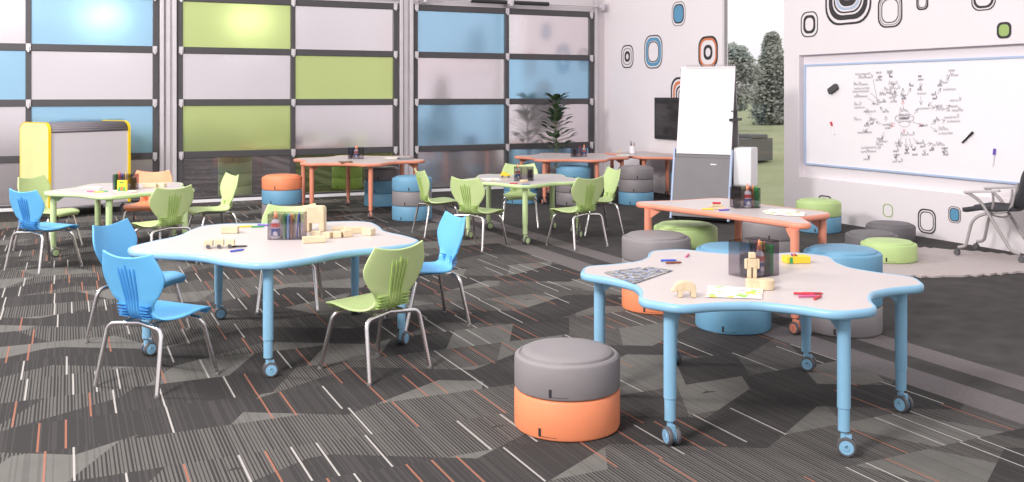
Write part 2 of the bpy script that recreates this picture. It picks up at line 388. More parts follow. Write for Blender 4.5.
for xx in (x0 + .05, xm, x1 - .05):
    bm = bm_new(); box(bm, xx - .05, xx + .05, -.05, .12, 2.83, 2.90); box(bm, xx - .02, xx + .02, -.07, .12, 2.80, 2.93); obj('bracket', bm, LIGHTM, t, smooth=False, bev=.005)
for i in (0, 1):
    bm = bm_new(); tube(bm, [(doors[i][0], YD - .06, 2.86), (doors[i][2], YD - .06, 2.86)], .02, 10)
    tag(obj('door_track_pipe', bm, LIGHTM), 'light grey pipe along the top of the %s garage door' % ('green and white middle' if i else 'leftmost blue and white'), 'pipe')

# whiteboard ------------------------------------------------------------------
wx = RECX - .03
wy1, wz1 = rw(806, 66.4, wx); wz0 = rw(806, 162.6, wx)[1]; wy0 = 2.0
t = thing('whiteboard', (wx, wy1, wz0), 0, 'long wall whiteboard with pale blue frame and handwritten mind map', 'whiteboard')
bm = bm_new(); box(bm, 0, .025, wy0 - wy1 + .0, 0, 0, wz1 - wz0); obj('board', bm, BOARD, t, smooth=False)
bm = bm_new(); fw = .022
for (a, b, c, d) in ((wy0 - wy1, 0, -fw, 0), (wy0 - wy1, 0, wz1 - wz0, wz1 - wz0 + fw), (-fw * .2, fw, -fw, wz1 - wz0 + fw)): box(bm, -.012, .029, a, b, c, d)
obj('frame', bm, BLUEFR, t, smooth=False, bev=.003)
def wbp(px, py):
    y, z = rw(px, py, wx - .001); return (y - wy1, z - wz0)
ink = {'k': bm_new(), 'r': bm_new()}
def ribbon(bmx, pts, w=.0035):
    w *= .62
    for (a, b) in zip(pts, pts[1:]):
        d = Vector((b[0] - a[0], b[1] - a[1])); 
        if d.length < 1e-5: continue
        n = Vector((-d.y, d.x)).normalized() * w
        bmx.faces.new([bmx.verts.new((-.0016, q[0], q[1])) for q in ((a[0] + n.x, a[1] + n.y), (b[0] + n.x, b[1] + n.y), (b[0] - n.x, b[1] - n.y), (a[0] - n.x, a[1] - n.y))])
def line(x0, y0, x1, y1, head=True, c='k'):
    a, b = wbp(x0, y0), wbp(x1, y1); ribbon(ink[c], [a, b], .003)
    if head:
        d = (Vector(b) - Vector(a)).normalized() * .045
        for s in (.45, -.45):
            q = Vector(b) - Matrix.Rotation(s, 2) @ d; ribbon(ink[c], [b, tuple(q)], .003)
def word(cx, cy, n, c='k', big=1.):
    """an unreadable handwritten word, n pixels wide in the photograph, joined-up loops"""
    a = wbp(cx - n / 2, cy); b = wbp(cx + n / 2, cy - n * .035); L = (Vector(b) - Vector(a)).length; k = max(3, int(L / .034)); pts = []
    rnd = random.Random(int(cx * 7 + cy * 13)); 
    for i in range(k):
        u = i / k; h = rnd.choice((.026, .026, .03, .05)) * big; yy = a[0] + (b[0] - a[0]) * u; zz = a[1] + (b[1] - a[1]) * u; dx = (b[0] - a[0]) / k
        pts += [(yy, zz), (yy + dx * .3, zz + h), (yy + dx * .55, zz + h * .15), (yy + dx * .8, zz + h * .8)]
        if rnd.random() < .12 and len(pts) > 1: ribbon(ink[c], pts, .0026); pts = []
    if len(pts) > 1: ribbon(ink[c], pts, .0026)
for x, y, n in ((863, 75.5, 16), (866, 79, 15), (879, 74, 6), (880, 78, 5), (879, 81.5, 7), (890, 74.5, 6), (891, 78, 4), (893.5, 85.5, 10), (896, 90, 10), (861, 86, 15), (862, 90, 16),
                (861, 93, 17), (861, 98, 14), (888, 91, 8), (889, 94, 6), (883, 96, 7), (893, 95, 7), (893, 99, 8), (894, 103, 7), (884, 103, 5), (886, 113, 7), (876, 105.5, 8), (858, 106, 8), (860, 109, 11),
                (870, 113, 13), (873, 121, 7), (872, 125, 4), (858, 121, 8), (867, 127, 6), (865, 134, 15), (886, 126, 7), (888, 129.5, 6), (880, 140, 7), (883, 143, 10), (880, 146, 8),
                (869, 149, 16), (869, 153, 16), (867, 160.5, 7), (920, 77.5, 4), (921, 81, 6), (911.5, 87, 5), (903.5, 97, 6), (904, 100, 5), (920, 91, 5), (922, 95, 10), (952, 72, 7), (953, 77, 13),
                (944, 84, 9), (940, 87, 5), (950, 91, 14), (934, 96, 5), (935, 100, 5), (924, 110, 13), (939, 107.5, 8), (941, 111, 10), (956, 102, 12), (954, 108, 9), (958, 112, 12), (924, 127, 9),
                (937, 121.5, 7), (952, 119, 16), (954, 123, 14), (944, 131, 11), (946, 135, 15), (908, 136.5, 15), (899, 144.5, 9), (899, 147.5, 6), (896, 152.5, 6), (897, 156, 7), (896, 158.5, 3), (898, 163, 11),
                (907, 151, 4), (907, 154.5, 5), (914, 151, 4), (915, 156, 6), (921, 144.5, 7), (923, 148, 6), (925.5, 156, 7), (932, 151.5, 5), (939, 146.5, 13), (945, 149.5, 7), (945, 153, 6), (946, 156, 6), (904, 112, 9), (904, 120, 11), (904, 116, 10)):
    word(x, y, n)
word(905, 119.5, 11, big=1.2)
for a in ((873, 79, 878, 103), (871, 93, 881, 103), (868, 98, 875, 104), (885, 113, 880, 107), (892, 81, 894, 86), (903, 96, 903, 88), (907, 96, 911, 88), (898, 96, 894, 91), (886, 122, 886, 116), (881, 124, 876, 122), (871, 115, 865, 111),
          (874, 118, 866, 124), (868, 128, 865, 133), (884, 132, 882, 139), (893, 122, 889, 126), (921, 82, 921, 88), (921, 96, 921, 105), (914, 114, 918, 109), (932, 102, 928, 106), (938, 94, 941, 88), (947, 81, 949, 77), (930, 108, 935, 107.5),
          (946, 109, 950, 105), (946, 109, 950, 111), (931, 125, 936, 121), (931, 127, 937, 132), (913, 122, 924, 126), (902, 137, 898, 143), (906, 138, 906, 148), (909, 138, 912, 148), (913, 138, 918, 144), (927, 144, 932, 143.5), (924, 149, 925, 154), (943, 121, 945, 120), (869, 155, 868, 158), (876, 149, 881, 147)):
    line(*a)
for a in ((903, 107, 903, 100), (895, 123, 891, 127), (904, 129, 904, 133), (919, 125, 922, 126)): line(*a, c='r')
cx, cy = 904.5, 118.5
for i_, (ox, oy, rx, ry) in enumerate(((0, -4, 5, 4), (-5, 0, 4.5, 4), (5, 0, 4.5, 4), (0, 4.5, 5.5, 4), (0, 0, 9.5, 3))):
    ribbon(ink['k'], [wbp(cx + ox + rx * math.cos(q * PI / 10), cy + oy + ry * math.sin(q * PI / 10)) for q in range(21)], .0026)
obj('handwritten_mind_map', ink['k'], decal('ink', (112, 106, 120)), t, smooth=False); obj('red_arrows', ink['r'], RED, t, smooth=False)
bm = bm_new(); prism(bm, rrect(.15, .075, .022), -.018, .018); bmesh.ops.transform(bm, matrix=Matrix.Rotation(PI / 2, 4, 'Y'), verts=bm.verts[:])
yy, zz = rw(833, 89, wx - .02)
e = tag(obj('board_eraser', bm, mat('eraser felt', (82, 78, 80), .8, bump=.4), bev=.006), 'black eraser stuck to the upper left of the whiteboard', 'eraser'); e.location = (wx - .0205, yy, zz)
e.rotation_euler = (math.radians(118), 0, 0)
e.rotation_euler = (math.radians(-118 + 0), 0, 0)
for px, py, L, an, cp, lab in ((832.5, 128, .15, 22, RED, 'white marker with red cap hanging on the whiteboard below the eraser'), (967.5, 137.5, .16, -48, BLACKM, 'black capped marker right of the mind map on the whiteboard'),
                           (993.5, 157.5, .17, -8, PURP, 'white marker with purple cap near the lower edge of the whiteboard')):
    y_, z_ = rw(px, py, wx - .012); t = thing('whiteboard_marker', (wx - .012, y_, z_), 0, lab, 'marker', 'markers on the whiteboard')
    t.rotation_euler = (math.radians(-an), 0, 0)
    bm = bm_new(); tube(bm, [(0, 0, -L / 2), (0, 0, L * .15)], .009, 10); obj('barrel', bm, BLACKM if cp is BLACKM else WHITE, t)
    bm = bm_new(); tube(bm, [(0, 0, L * .15), (0, 0, L / 2)], .0115, 10); obj('cap', bm, cp, t)

# decals on the right wall -----------------------------------------------------
def wall_decal(px0, py0, px1, py1, rings, label, xx=XW):
    cxp = (px0 + px1) / 2
    ya, _ = rw(px0, 100, xx); yb, _ = rw(px1, 100, xx); _, z1 = rw(cxp, py0, xx); _, z0 = rw(cxp, py1, xx)
    w, h = abs(ya - yb), abs(z1 - z0); r = min(w, h) * .34
    t = thing('wall_decal', (xx - .002, (ya + yb) / 2, (z0 + z1) / 2), 0, label, 'wall decal', 'rounded rectangle wall decals')
    for i, (ins_o, ins_i, m) in enumerate(rings):              # insets as fractions of half the width
        o1 = rrect(w * (1 - ins_o), h - w * ins_o, max(.01, r * (1 - ins_o * .8)))
        bm = bm_new(); x_ = -.001
        if ins_i is None:
            bm.faces.new([bm.verts.new((x_, q[0], q[1])) for q in o1])
        else:
            o2 = rrect(w * (1 - ins_i), h - w * ins_i, max(.006, r * (1 - ins_i * .8)))
            va = [bm.verts.new((x_, q[0], q[1])) for q in o1]; vb = [bm.verts.new((x_, q[0], q[1])) for q in o2]; n = len(va)
            for j in range(n): bm.faces.new((va[j], va[(j + 1) % n], vb[(j + 1) % n], vb[j]))
        obj('ring', bm, m, t, smooth=False, sol=.0012)
K, B, O, G_, Wt, Gy, Lb = D_BLK, D_BLU, D_ORG, D_GRN, D_WHT, D_GRY, D_LBL
wall_decal(621.5, 45, 633.5, 68, [(0, .1, K), (.28, .36, Gy), (.55, .78, K)], 'small charcoal decal of nested rounded rectangles nearest the room corner')
wall_decal(644.5, 35, 662.5, 68.5, [(0, .07, K), (.16, .36, B), (.4, .46, K)], 'tall charcoal and blue ringed decal left of the flip chart top')
wall_decal(672, 1.5, 685.5, 26, [(0, .08, Gy), (.22, .34, K), (.34, None, B)], 'solid blue decal with charcoal outline, highest on the wall by the window')
wall_decal(698.5, 36, 718, 68.5, [(0, .13, K), (.13, .26, O), (.55, .74, K)], 'charcoal and orange ringed decal just above the flip chart')
wall_decal(671, 77, 695, 112, [(0, .1, K), (.2, .33, O), (.42, .5, K), (.6, .7, Gy), (.8, .88, K)], 'orange and charcoal arch decal partly hidden behind the flip chart')
wall_decal(801, 11.5, 818, 37, [(0, .09, K), (.3, .52, K)], 'small black double outline decal left of the large nested one above the whiteboard')
wall_decal(825.5, -32, 871.5, 24.5, [(0, .07, K), (.16, .32, K), (.38, .43, K), (.48, .56, Lb), (.6, .8, K)], 'largest black decal of many nested rounded rectangles, cut by the top edge')
wall_decal(878, -6, 902.5, 27.5, [(0, .1, K), (.16, .21, Gy), (.3, .36, K)], 'black and grey outline decal right of the large nested decal')
wall_decal(916.5, -16, 928.5, 10, [(0, .22, K), (.3, .4, K)], 'small black decal at the top edge, third above the whiteboard')
wall_decal(971.5, -22, 996, 10.5, [(0, .08, K), (.18, .34, K)], 'black outline decal at the top edge, rightmost above the whiteboard')
wall_decal(997, 22, 1011.5, 38.5, [(0, .3, K), (.3, None, G_)], 'green square decal with thick black outline above the whiteboard')
wall_decal(918, 209, 936, 233.5, [(0, .12, K), (.24, .32, K)], 'black double outline decal low on the wall below the whiteboard')
wall_decal(948.5, 206.5, 961, 223, [(0, .08, K), (.22, .34, K), (.34, None, B)], 'small solid blue decal low on the wall beside the rolling chair')
wall_decal(883, 204, 893, 217, [(0, .14, G_)], 'faint green outline decal low on the wall above the grey stools')
wall_decal(818, 195.5, 832.5, 212, [(0, .12, K), (.24, .32, K)], 'black outline decal low on the wall peeking over the green stool')
# television -----------------------------------------------------------------------
ya, za = rw(657, 97.5); yb_ = ya - 1.15; zb = rw(657, 138.5)[1]
t = thing('television', (XW, ya, zb), 0, 'black flat screen television mounted on the wall behind the flip chart', 'television')
bm = bm_new(); hh = za - zb; box(bm, -.05, -.002, yb_ - ya, 0, 0, hh); obj('bezel', bm, BLACKM, t, smooth=False, bev=.008)
bm = bm_new(); box(bm, -.054, -.05, yb_ - ya + .04, -.04, .05, hh - .04); obj('screen', bm, SCREEN, t, smooth=False)
# rug ---------------------------------------------------------------------------
bm = bm_new(); pts = []
edge = [(822, 249), (832, 262), (852, 271), (880, 276), (915, 277.6), (950, 277.5), (990, 275.5), (1024, 272.5), (1060, 268), (1085, 263), (1075, 260), (1024, 257.5), (985, 253.5), (945, 250.5), (915, 248.5), (880, 247), (845, 245)]
W_ = [Vector(g(*p)) for p in edge]; n = len(W_)
for i in range(n):
    a, b, c, d = W_[i - 1], W_[i], W_[(i + 1) % n], W_[(i + 2) % n]
    for k in range(6):
        t_ = k / 6; p = .5 * ((2 * b) + (c - a) * t_ + (2 * a - 5 * b + 4 * c - d) * t_ * t_ + (-a + 3 * b - 3 * c + d) * t_ ** 3)
        j = 1 + .004 * math.sin(i * 5.1 + k * 2.7); pts.append((min(p.x * j, XW - .01), p.y * j))
prism(bm, pts, .001, .016)
tag(obj('rug', bm, rugmat(), smooth=False), 'pale shaggy rug on the dark carpet beneath the rolling chair', 'rug')

# ================================================================ CHAIRS
def make_chair(name, shell_m, rib_m):
    t = thing(name, (0, 0, 0), 0, '', 'chair')
    prof = [(.205, .318, .115), (.212, .334, .14), (.19, .346, .160), (.13, .349, .178), (.05, .342, .186), (-.03, .335, .188), (-.09, .336, .172), (-.13, .346, .140), (-.155, .37, .112),
            (-.166, .395, .106), (-.169, .42, .120), (-.172, .45, .146), (-.18, .485, .172), (-.19, .525, .195), (-.2, .565, .204), (-.21, .605, .194), (-.22, .645, .174), (-.226, .668, .163)]
    # smooth the profile
    P = [Vector(p) for p in prof]; fine = []
    for i in range(len(P) - 1):
        a, b, c, d = P[max(i - 1, 0)], P[i], P[i + 1], P[min(i + 2, len(P) - 1)]
        for k in range(2):
            t_ = k / 2; fine.append(.5 * ((2 * b) + (c - a) * t_ + (2 * a - 5 * b + 4 * c - d) * t_ * t_ + (-a + 3 * b - 3 * c + d) * t_ ** 3))
    fine.append(P[-1]); NV = 14; bm = bm_new(); rows = []
    def pt(s, v, out=0.):
        y, z, w = s
        back = max(0., min(1., (z - .36) / .1)); seat = 1 - back
        x = v * w
        cy = back * (.80 * x * x)                 # back wraps forward at the sides
        cz = seat * (x * x) * .35 - seat * max(0, (y - .1)) * .12 * (v * v)
        if z > .59: cz += (z - .59) / .078 * (.024 * v * v - .010)
        waist = max(0., 1 - abs(z - .39) / .06); cy += waist * .03 * v * v
        return Vector((x, y + cy - out * back, z + cz - out * seat))
    for s in fine: rows.append([bm.verts.new(pt(s, -1 + 2 * j / NV)) for j in range(NV + 1)])
    for a, b in zip(rows, rows[1:]):
        for j in range(NV): bm.faces.new((a[j], a[j + 1], b[j + 1], b[j]))
    obj('shell', bm, shell_m, t, sol=.011, ang=60).modifiers[-1].offset = 0
    sh = [c for c in bpy.data.objects if c.parent == t][0]; q = sh.modifiers.new('bevel', 'BEVEL'); q.width = .003; q.segments = 2; q.limit_method = 'ANGLE'; q.angle_limit = 1.0
    for k in range(5):                                          # ribs up the back of the shell
        v0 = (k - 2) * .018; bm = bm_new(); pts = []; rr = []
        for s in fine:
            if s[1] < .345 or s[0] > -.1 or s[1] > .635 - abs(k - 2) * .012: continue
            sp = 1 + max(0, (s[1] - .42)) * 2.4
            p = pt(s, v0 * sp / s[2], .0085); pts.append(p); rr.append(.0056)
        rr[0] = .003; rr[-1] = .002; tube(bm, pts, rr, 6); obj('rib', bm, rib_m, t)
    for s_ in (-1, 1):                                          # side fins at the waist
        for k in range(5):
            z = .352 + k * .015; bm = bm_new(); box(bm, s_ * .045, s_ * (.098 + .004 * abs(k - 2)), -.158 - .016 * min(1, k / 2.) , -.142, z, z + .005)
            obj('waist_fin', bm, rib_m, t, smooth=False)
    r = .012
    for s_ in (-1, 1):
        bm = bm_new(); pts = arcfill([(s_ * .205, -.215, .012), (s_ * .178, -.158, .305), (0, -.125, .318)], .04); tube(bm, pts, r, 10)
        lg = obj('leg', bm, CHROME, t); bm = bm_new(); lathe(bm, [(.013, 0), (.014, .004), (.011, .016)], 12, (s_ * .206, -.2155, 0)); obj('glide', bm, GLIDE, lg)
        bm = bm_new(); pts = arcfill([(s_ * .195, .2, .012), (s_ * .165, .125, .305), (0, .10, .318)], .04); tube(bm, pts, r, 10)
        lg = obj('leg', bm, CHROME, t); bm = bm_new(); lathe(bm, [(.013, 0), (.014, .004), (.011, .016)], 12, (s_ * .196, .2005, 0)); obj('glide', bm, GLIDE, lg)
    for s_ in (-1, 1):
        bm = bm_new(); tube(bm, [(s_ * .09, -.14, .318), (s_ * .09, .12, .322)], .009, 8); obj('seat_support', bm, CHROME, t)
    return t
def cache(t):
    for o in [t] + [c for c in bpy.data.objects if c.parent == t]: KIDS[o.name] = [c for c in bpy.data.objects if c.parent == o]
blue = make_chair('stacking_chair', P_BLUE, R_BLUE); green = make_chair('stacking_chair', P_GREEN, R_GREEN); orange = make_chair('stacking_chair', P_ORANGE, R_ORANGE)
for c_ in (blue, green, orange): cache(c_)
def feet(px, py): return Vector(g(px, py))
def chair(proto, cx, cy, face, label, group): return place(proto, (cx, cy, 0), math.radians(face - 90), label, group)
G1 = 'chairs around the near blue-edged table'; G2 = 'chairs around the far left green-edged table'; G3 = 'chairs around the middle green-edged table'
chair(blue, .424, 5.12, 39.5, 'blue shell chair nearest the camera on the left, ribbed back towards us', G1)
chair(blue, .40, 6.105, -38, 'blue shell chair half hidden behind the nearest blue chair', G1)
a_, b_, c_ = feet(468.5, 326), feet(441.5, 312.5), feet(408, 333)
fm = (a_ + b_) / 2; dd = (c_ - a_).normalized(); ctr = fm + dd * .2
chair(blue, ctr.x, ctr.y, math.degrees(math.atan2(dd.y, dd.x)), 'blue shell chair seen from the side, right of the near blue-edged table', G1)
chair(green, 1.47, 4.86, 113, 'nearest green shell chair, ribbed back towards us, at the blue-edged table', G1)
chair(green, 1.38, 6.52, -106, 'green chair behind the wooden arch, only its top above the near table', G1)
a_, b_, c_ = feet(5.3, 271), feet(42, 274.3), feet(85, 266)
dd = (c_ - b_).normalized(); ctr = (a_ + b_) / 2 + dd * .2
chair(blue, ctr.x, ctr.y, math.degrees(math.atan2(dd.y, dd.x)), 'blue shell chair at the far left table, in front of a green one', G2)
chair(green, -.15, 9.96, -40, 'leftmost green shell chair, behind the blue one at the far left table', G2)
chair(green, .73, 8.63, 115, 'green shell chair with ribbed back towards us at the far left table', G2)
chair(green, 1.26, 9.5, 192, 'green shell chair seen from the side, right of the far left table', G2)
chair(orange, .72, 10.12, -112, 'orange shell chair behind the far left table, the only orange chair', G2)
a_ = feet(422.3, 237); chair(green, a_.x + .22, a_.y + .12, -2, 'green shell chair in profile at the left of the middle table, beside stacked stools', G3)
a_, c_ = feet(482.7, 252), feet(507.8, 246.3)
dd = (c_ - a_).normalized(); lft = Vector((-dd.y, dd.x)); ctr = a_ + dd * .2 + lft * .2
chair(green, ctr.x, ctr.y, math.degrees(math.atan2(dd.y, dd.x)), 'green shell chair, ribbed back towards us, left front of the middle table', G3)
a_, b_ = feet(500.4, 228.7), feet(539.9, 228.7); m2 = (a_ + b_) / 2; dd = Vector((-SA, -CA))
chair(green, m2.x - dd.x * .2, m2.y - dd.y * .2, math.degrees(math.atan2(dd.y, dd.x)), 'green shell chair facing us from behind the middle table', G3)
a_, b_, c_ = feet(573, 251), feet(606.7, 246.5), feet(545, 246.3)
dd = Vector((-(b_ - a_).y, (b_ - a_).x)).normalized(); ctr = (a_ + b_) / 2 + dd * .2
chair(green, ctr.x, ctr.y, math.degrees(math.atan2(dd.y, dd.x)), 'green shell chair, ribbed back towards us, right front of the middle table', G3)
a_, b_ = feet(620.8, 234.4), feet(584.3, 236.2); dd = (b_ - a_).normalized(); 
chair(green, ((a_ + b_) / 2).x + .02, ((a_ + b_) / 2).y + .17, 172, 'green shell chair in profile at the right of the middle table', G3)

# ================================================================ TABLES
def lobed(n, tip, valley, rot, step=96):
    out = []
    for k in range(step):
        a = 2 * PI * k / step; r = (tip + valley) / 2 + (tip - valley) / 2 * math.cos(n * (a - rot)); out.append((r * math.cos(a), r * math.sin(a)))
    return out
def star(n, tip, valley, rotdeg):
    P = []; h = 180 / n
    for k in range(n):
        a0 = rotdeg + 2 * h * k; dl = 7.5 if n == 6 else 6.0
        for da, r in ((-dl, tip - .012), (0, tip), (dl, tip - .012), (h * .52, valley + (tip - valley) * (.36 if n == 6 else .40)), (h * .78, valley + (tip - valley) * .09), (h, valley), (h * 1.22, valley + (tip - valley) * .09), (h * 1.48, valley + (tip - valley) * (.36 if n == 6 else .40))):
            a = math.radians(a0 + da); P.append((r * math.cos(a), r * math.sin(a)))
    return crom(P, 4)
def crom(P, m=8):
    W_ = [Vector(p) for p in P]; n = len(W_); out = []
    for i in range(n):
        a, b, c, d = W_[i - 1], W_[i], W_[(i + 1) % n], W_[(i + 2) % n]
        for k in range(m):
            t_ = k / m; p = .5 * ((2 * b) + (c - a) * t_ + (2 * a - 5 * b + 4 * c - d) * t_ * t_ + (-a + 3 * b - 3 * c + d) * t_ ** 3); out.append((p.x, p.y))
    return out
def table(cx, cy, ztop, out, legs, m, label, cast_rot=0., col='blue'):
    t = thing('activity_table', (cx, cy, 0), 0, label, 'table')
    n = len(out); nor = []
    for i in range(n):
        a, b = Vector(out[i - 1]), Vector(out[(i + 1) % n]); d = (b - a).normalized(); nor.append(Vector((d.y, -d.x)))
    bm = bm_new(); ins = [(out[i][0] - nor[i].x * .006, out[i][1] - nor[i].y * .006) for i in range(n)]; prism(bm, ins, ztop - .03, ztop)
    obj('tabletop', bm, LAM, t, smooth=False)
    bm = bm_new(); rings = []
    for o_, z in ((-.0075, .0), (-.002, .002), (.006, -.003), (.010, -.010), (.010, -.024), (.006, -.032), (-.002, -.036), (-.02, -.036), (-.02, -.028)):
        rings.append([bm.verts.new((out[i][0] + nor[i].x * o_, out[i][1] + nor[i].y * o_, ztop + z)) for i in range(n)])
    for a, b in zip(rings, rings[1:] ):
        for i in range(n): bm.faces.new((a[i], a[(i + 1) % n], b[(i + 1) % n], b[i]))
    obj('edge_band', bm, m, t, ang=80)
    rnd = random.Random(int(cx * 100))
    for i, (lx, ly) in enumerate(legs):
        bm = bm_new(); lathe(bm, [(.0235, .10), (.0235, .19), (.0268, .192), (.0268, ztop - .033)], 20, (lx, ly, 0))
        d = Vector((-lx, -ly)).normalized(); a = math.atan2(d.y, d.x); M = Matrix.Translation((lx, ly, 0)) @ Matrix.Rotation(a, 4, 'Z')
        pr = [(.02, ztop - .03), (.1, ztop - .03), (.1, ztop - .042), (.02, ztop - .1)]
        va = []
        for s in (-.018, .018): va.append([bm.verts.new(M @ Vector((p[0], s, p[1]))) for p in pr])
        bm.faces.new(va[0]); bm.faces.new(va[1][::-1])
        for q in range(4): bm.faces.new((va[0][q], va[0][(q + 1) % 4], va[1][(q + 1) % 4], va[1][q]))
        lg = obj('leg', bm, m, t)
        ca = cast_rot + rnd.uniform(-.5, .5); M = Matrix.Translation((lx, ly, 0)) @ Matrix.Rotation(ca, 4, 'Z')
        bm = bm_new(); tube(bm, [M @ Vector((0, 0, .06)), M @ Vector((0, 0, .105))], .012, 10)
        box(bm, -.012, .03, -.009, .009, .03, .085, M); tube(bm, [M @ Vector((.012, -.03, .045)), M @ Vector((.012, .03, .045))], .008, 8)
        obj('caster_fork', bm, m, lg)
        for s in (-1, 1):
            Mw = M @ Matrix.Translation((.012, s * .018, .039)) @ Matrix.Rotation(PI / 2, 4, 'X')
            bm = bm_new(); lathe(bm, [(.028, -.009), (.035, -.009), (.038, -.005), (.038, .005), (.035, .009), (.028, .009)], 24, (0, 0, 0), Mw); obj('tire', bm, TIRE, lg)
            bm = bm_new(); lathe(bm, [(0, -.012), (.012, -.012), (.014, -.0095), (.028, -.0095), (.028, .0095), (.014, .0095), (.012, .012), (0, .012)], 20, (0, 0, 0), Mw); obj('hub_cap', bm, m, lg)
    return t
def reg(n, R, rotdeg): return [(R * math.cos(math.radians(rotdeg) + 2 * PI * k / n), R * math.sin(math.radians(rotdeg) + 2 * PI * k / n)) for k in range(n)]
Z1 = .6
table(2.895, 3.573, Z1, star(6, .768, .592, -95.4), reg(6, .69, -95.4), T_BLUE, 'large six-lobed table with pale top and blue edge, nearest on the right', -1.2)
table(1.14, 5.656, Z1, star(5, .825, .65, -106), reg(5, .74, -106), T_BLUE, 'five-lobed table with blue edge and wooden blocks on its pale top', .4)
Z3 = .585
table(.481, 9.44, Z3, star(5, .655, .5, 183), reg(5, .592, 183), T_GREEN, 'pale table with light green edge at the far left by the cabinet', .3)
Z5 = .585
table(4.245, 8.791, Z5, star(5, .675, .50, -113.2), reg(5, .585, -113.2), T_GREEN, 'pale table with light green edge in the middle of the room', .3)
Z6 = .65
table(3.273, 11.44, Z6, star(6, .82, .64, -95.1), reg(6, .725, -95.1), T_ORANGE, 'orange-edged table in front of the green and white garage door', .9)
Z7 = .60
table(6.308, 11.502, Z7, star(6, .78, .61, -149.9), reg(6, .692, -149.9), T_ORANGE, 'orange-edged table by the room corner in front of the rightmost garage door', .9)
def four_lobed(C, push):
    pts = []
    n = len(C); cen = sum((Vector(c) for c in C), Vector((0, 0))) / n
    for i in range(n):
        a, b = Vector(C[i]), Vector(C[(i + 1) % n]); d = (b - a); L = d.length; d.normalize(); nn = Vector((-d.y, d.x))
        if nn.dot(cen - (a + b) / 2) < 0: nn = -nn
        inn = (cen - a).normalized(); pr_ = (Vector(C[i - 1]) - a).normalized()
        pts.append(a + pr_ * .07 - 0 * inn); pts.append(a + d * .07)
        pts.append(a + d * .22 + nn * push[i] * .55); pts.append((a + b) / 2 + nn * push[i]); pts.append(b - d * .22 + nn * push[i] * .55)
    out = crom([tuple(p) for p in pts], 5); return out
def rel(P, cx, cy): return [(p[0] - cx, p[1] - cy) for p in P]
Z4 = .67
C4 = [(3.72, 5.87), (4.02, 4.40), (4.58, 4.79), (4.48, 5.82)]
table(4.22, 5.2, Z4, four_lobed(rel(C4, 4.22, 5.2), [.02, .11, .05, .03]), rel([(3.76, 5.72), (3.995, 4.475), (4.5, 4.78), (4.40, 5.52)], 4.22, 5.2), T_ORANGE, 'long orange-edged table behind the large blue-edged table', -1.)
C7 = [(6.60, 11.00), (7.76, 10.46), (7.83, 11.15), (7.05, 11.62)]
table(7.5, 11.3, Z7, four_lobed(rel([(7.1, 11.0), (7.72, 10.5), (7.84, 11.3), (7.84, 12.05), (7.12, 12.02)], 7.5, 11.3), [.02, .04, .02, .03, .02]), rel([(7.2, 11.06), (7.66, 10.66), (7.75, 11.3), (7.72, 11.93), (7.21, 11.92)], 7.5, 11.3), T_ORANGE, 'orange-edged table running behind the flip chart along the wall', .9)

# ================================================================ STOOLS
SD = .232; SH = .168
def make_unit(m, top):
    bm = bm_new(); R = SD
    if top: prof = [(R - .012, 0), (R - .003, .006), (R, .014), (R, .132), (R - .004, .142), (R - .013, .149), (R - .021, .150), (R - .025, .146), (R - .030, .147), (R - .033, .157), (R - .045, .165), (R - .075, SH), (0, SH)]
    else: prof = [(R - .012, 0), (R - .003, .006), (R, .014), (R, SH - .012), (R - .004, SH - .004), (R - .012, SH), (0, SH)]
    lathe(bm, prof, 56)
    o = obj('stool_block', bm, m, None, ang=30)
    tag(o, '', 'stool')
    for a in (math.radians(-148), math.radians(30)):
        bm = bm_new(); M = Matrix.Rotation(a, 4, 'Z'); box(bm, R - .006, R + .0015, -.006, .006, .016, .05, M)
        for k in range(5):
            M = Matrix.Rotation(a + .06 + k * .06, 4, 'Z'); box(bm, R - .006, R + .0006, -.0065, .0065, .0165, .0182, M)
        obj('notch', bm, SLOT, o, smooth=False)
    KIDS[o.name] = [c for c in bpy.data.objects if c.parent == o]
    return o
UN = {}
CN = {'b': ('blue', S_BLUE), 'g': ('green', S_GREEN), 'o': ('orange', S_ORANGE), 'y': ('grey', S_GREY), 'd': ('dark grey', S_DARK)}
def stack(px, yc, codes, where, z0=0.):
    x, y = cs((px - 512) / F * yc, yc); n = len(codes)
    for i, c in enumerate(codes):
        top = i == n - 1; key = (c, top)
        if key not in UN: UN[key] = make_unit(CN[c][1], top)
        if n == 1: pos = 'single low'
        elif top: pos = 'topmost'
        elif i == 0: pos = 'bottom'
        else: pos = 'middle'
        lab = '%s %s round %s %s' % (pos, CN[c][0], 'seat' if top and n > 1 else ('stool' if n == 1 else 'block'), where)
        place(UN[key], (x, y, z0 + i * SH + (.0005 * i)), math.radians(12 * i + px % 7), lab, 'round stacking stools')
stack(567, 4.174, 'oy', 'nearest the camera, beside the large blue-edged table')
stack(656, 6.46, 'oyy', 'behind the left side of the large table')
stack(685.5, 6.98, 'yyg', 'just behind the grey stool, left of the long orange-edged table')
stack(733, 5.93, 'bbb', 'behind the middle of the large table')
stack(842.5, 5.86, 'ybb', 'behind the right side of the large table')
stack(818.5, 10.1, 'bg', 'against the wall under the whiteboard')
stack(769, 8.5, 'yy', 'in the shade behind the long orange-edged table')
stack(890.5, 9.4, 'd', 'nearest the wall of the three low ones', z0=.0165)
stack(871.5, 8.75, 'd', 'between the blue stack and the green low stool', z0=.0165)
stack(888.7, 8.25, 'g', 'on the rug edge in front of the dark ones', z0=.0165)
stack(282, 11.2, 'ybo', 'left of the orange-edged table by the garage door')
stack(382, 12.45, 'bby', 'behind the orange-edged table by the garage door')
stack(412, 11.05, 'byb', 'right of the orange-edged table by the garage door')
stack(636, 12.6, 'byy', 'under the corner table, right of the profile chair')
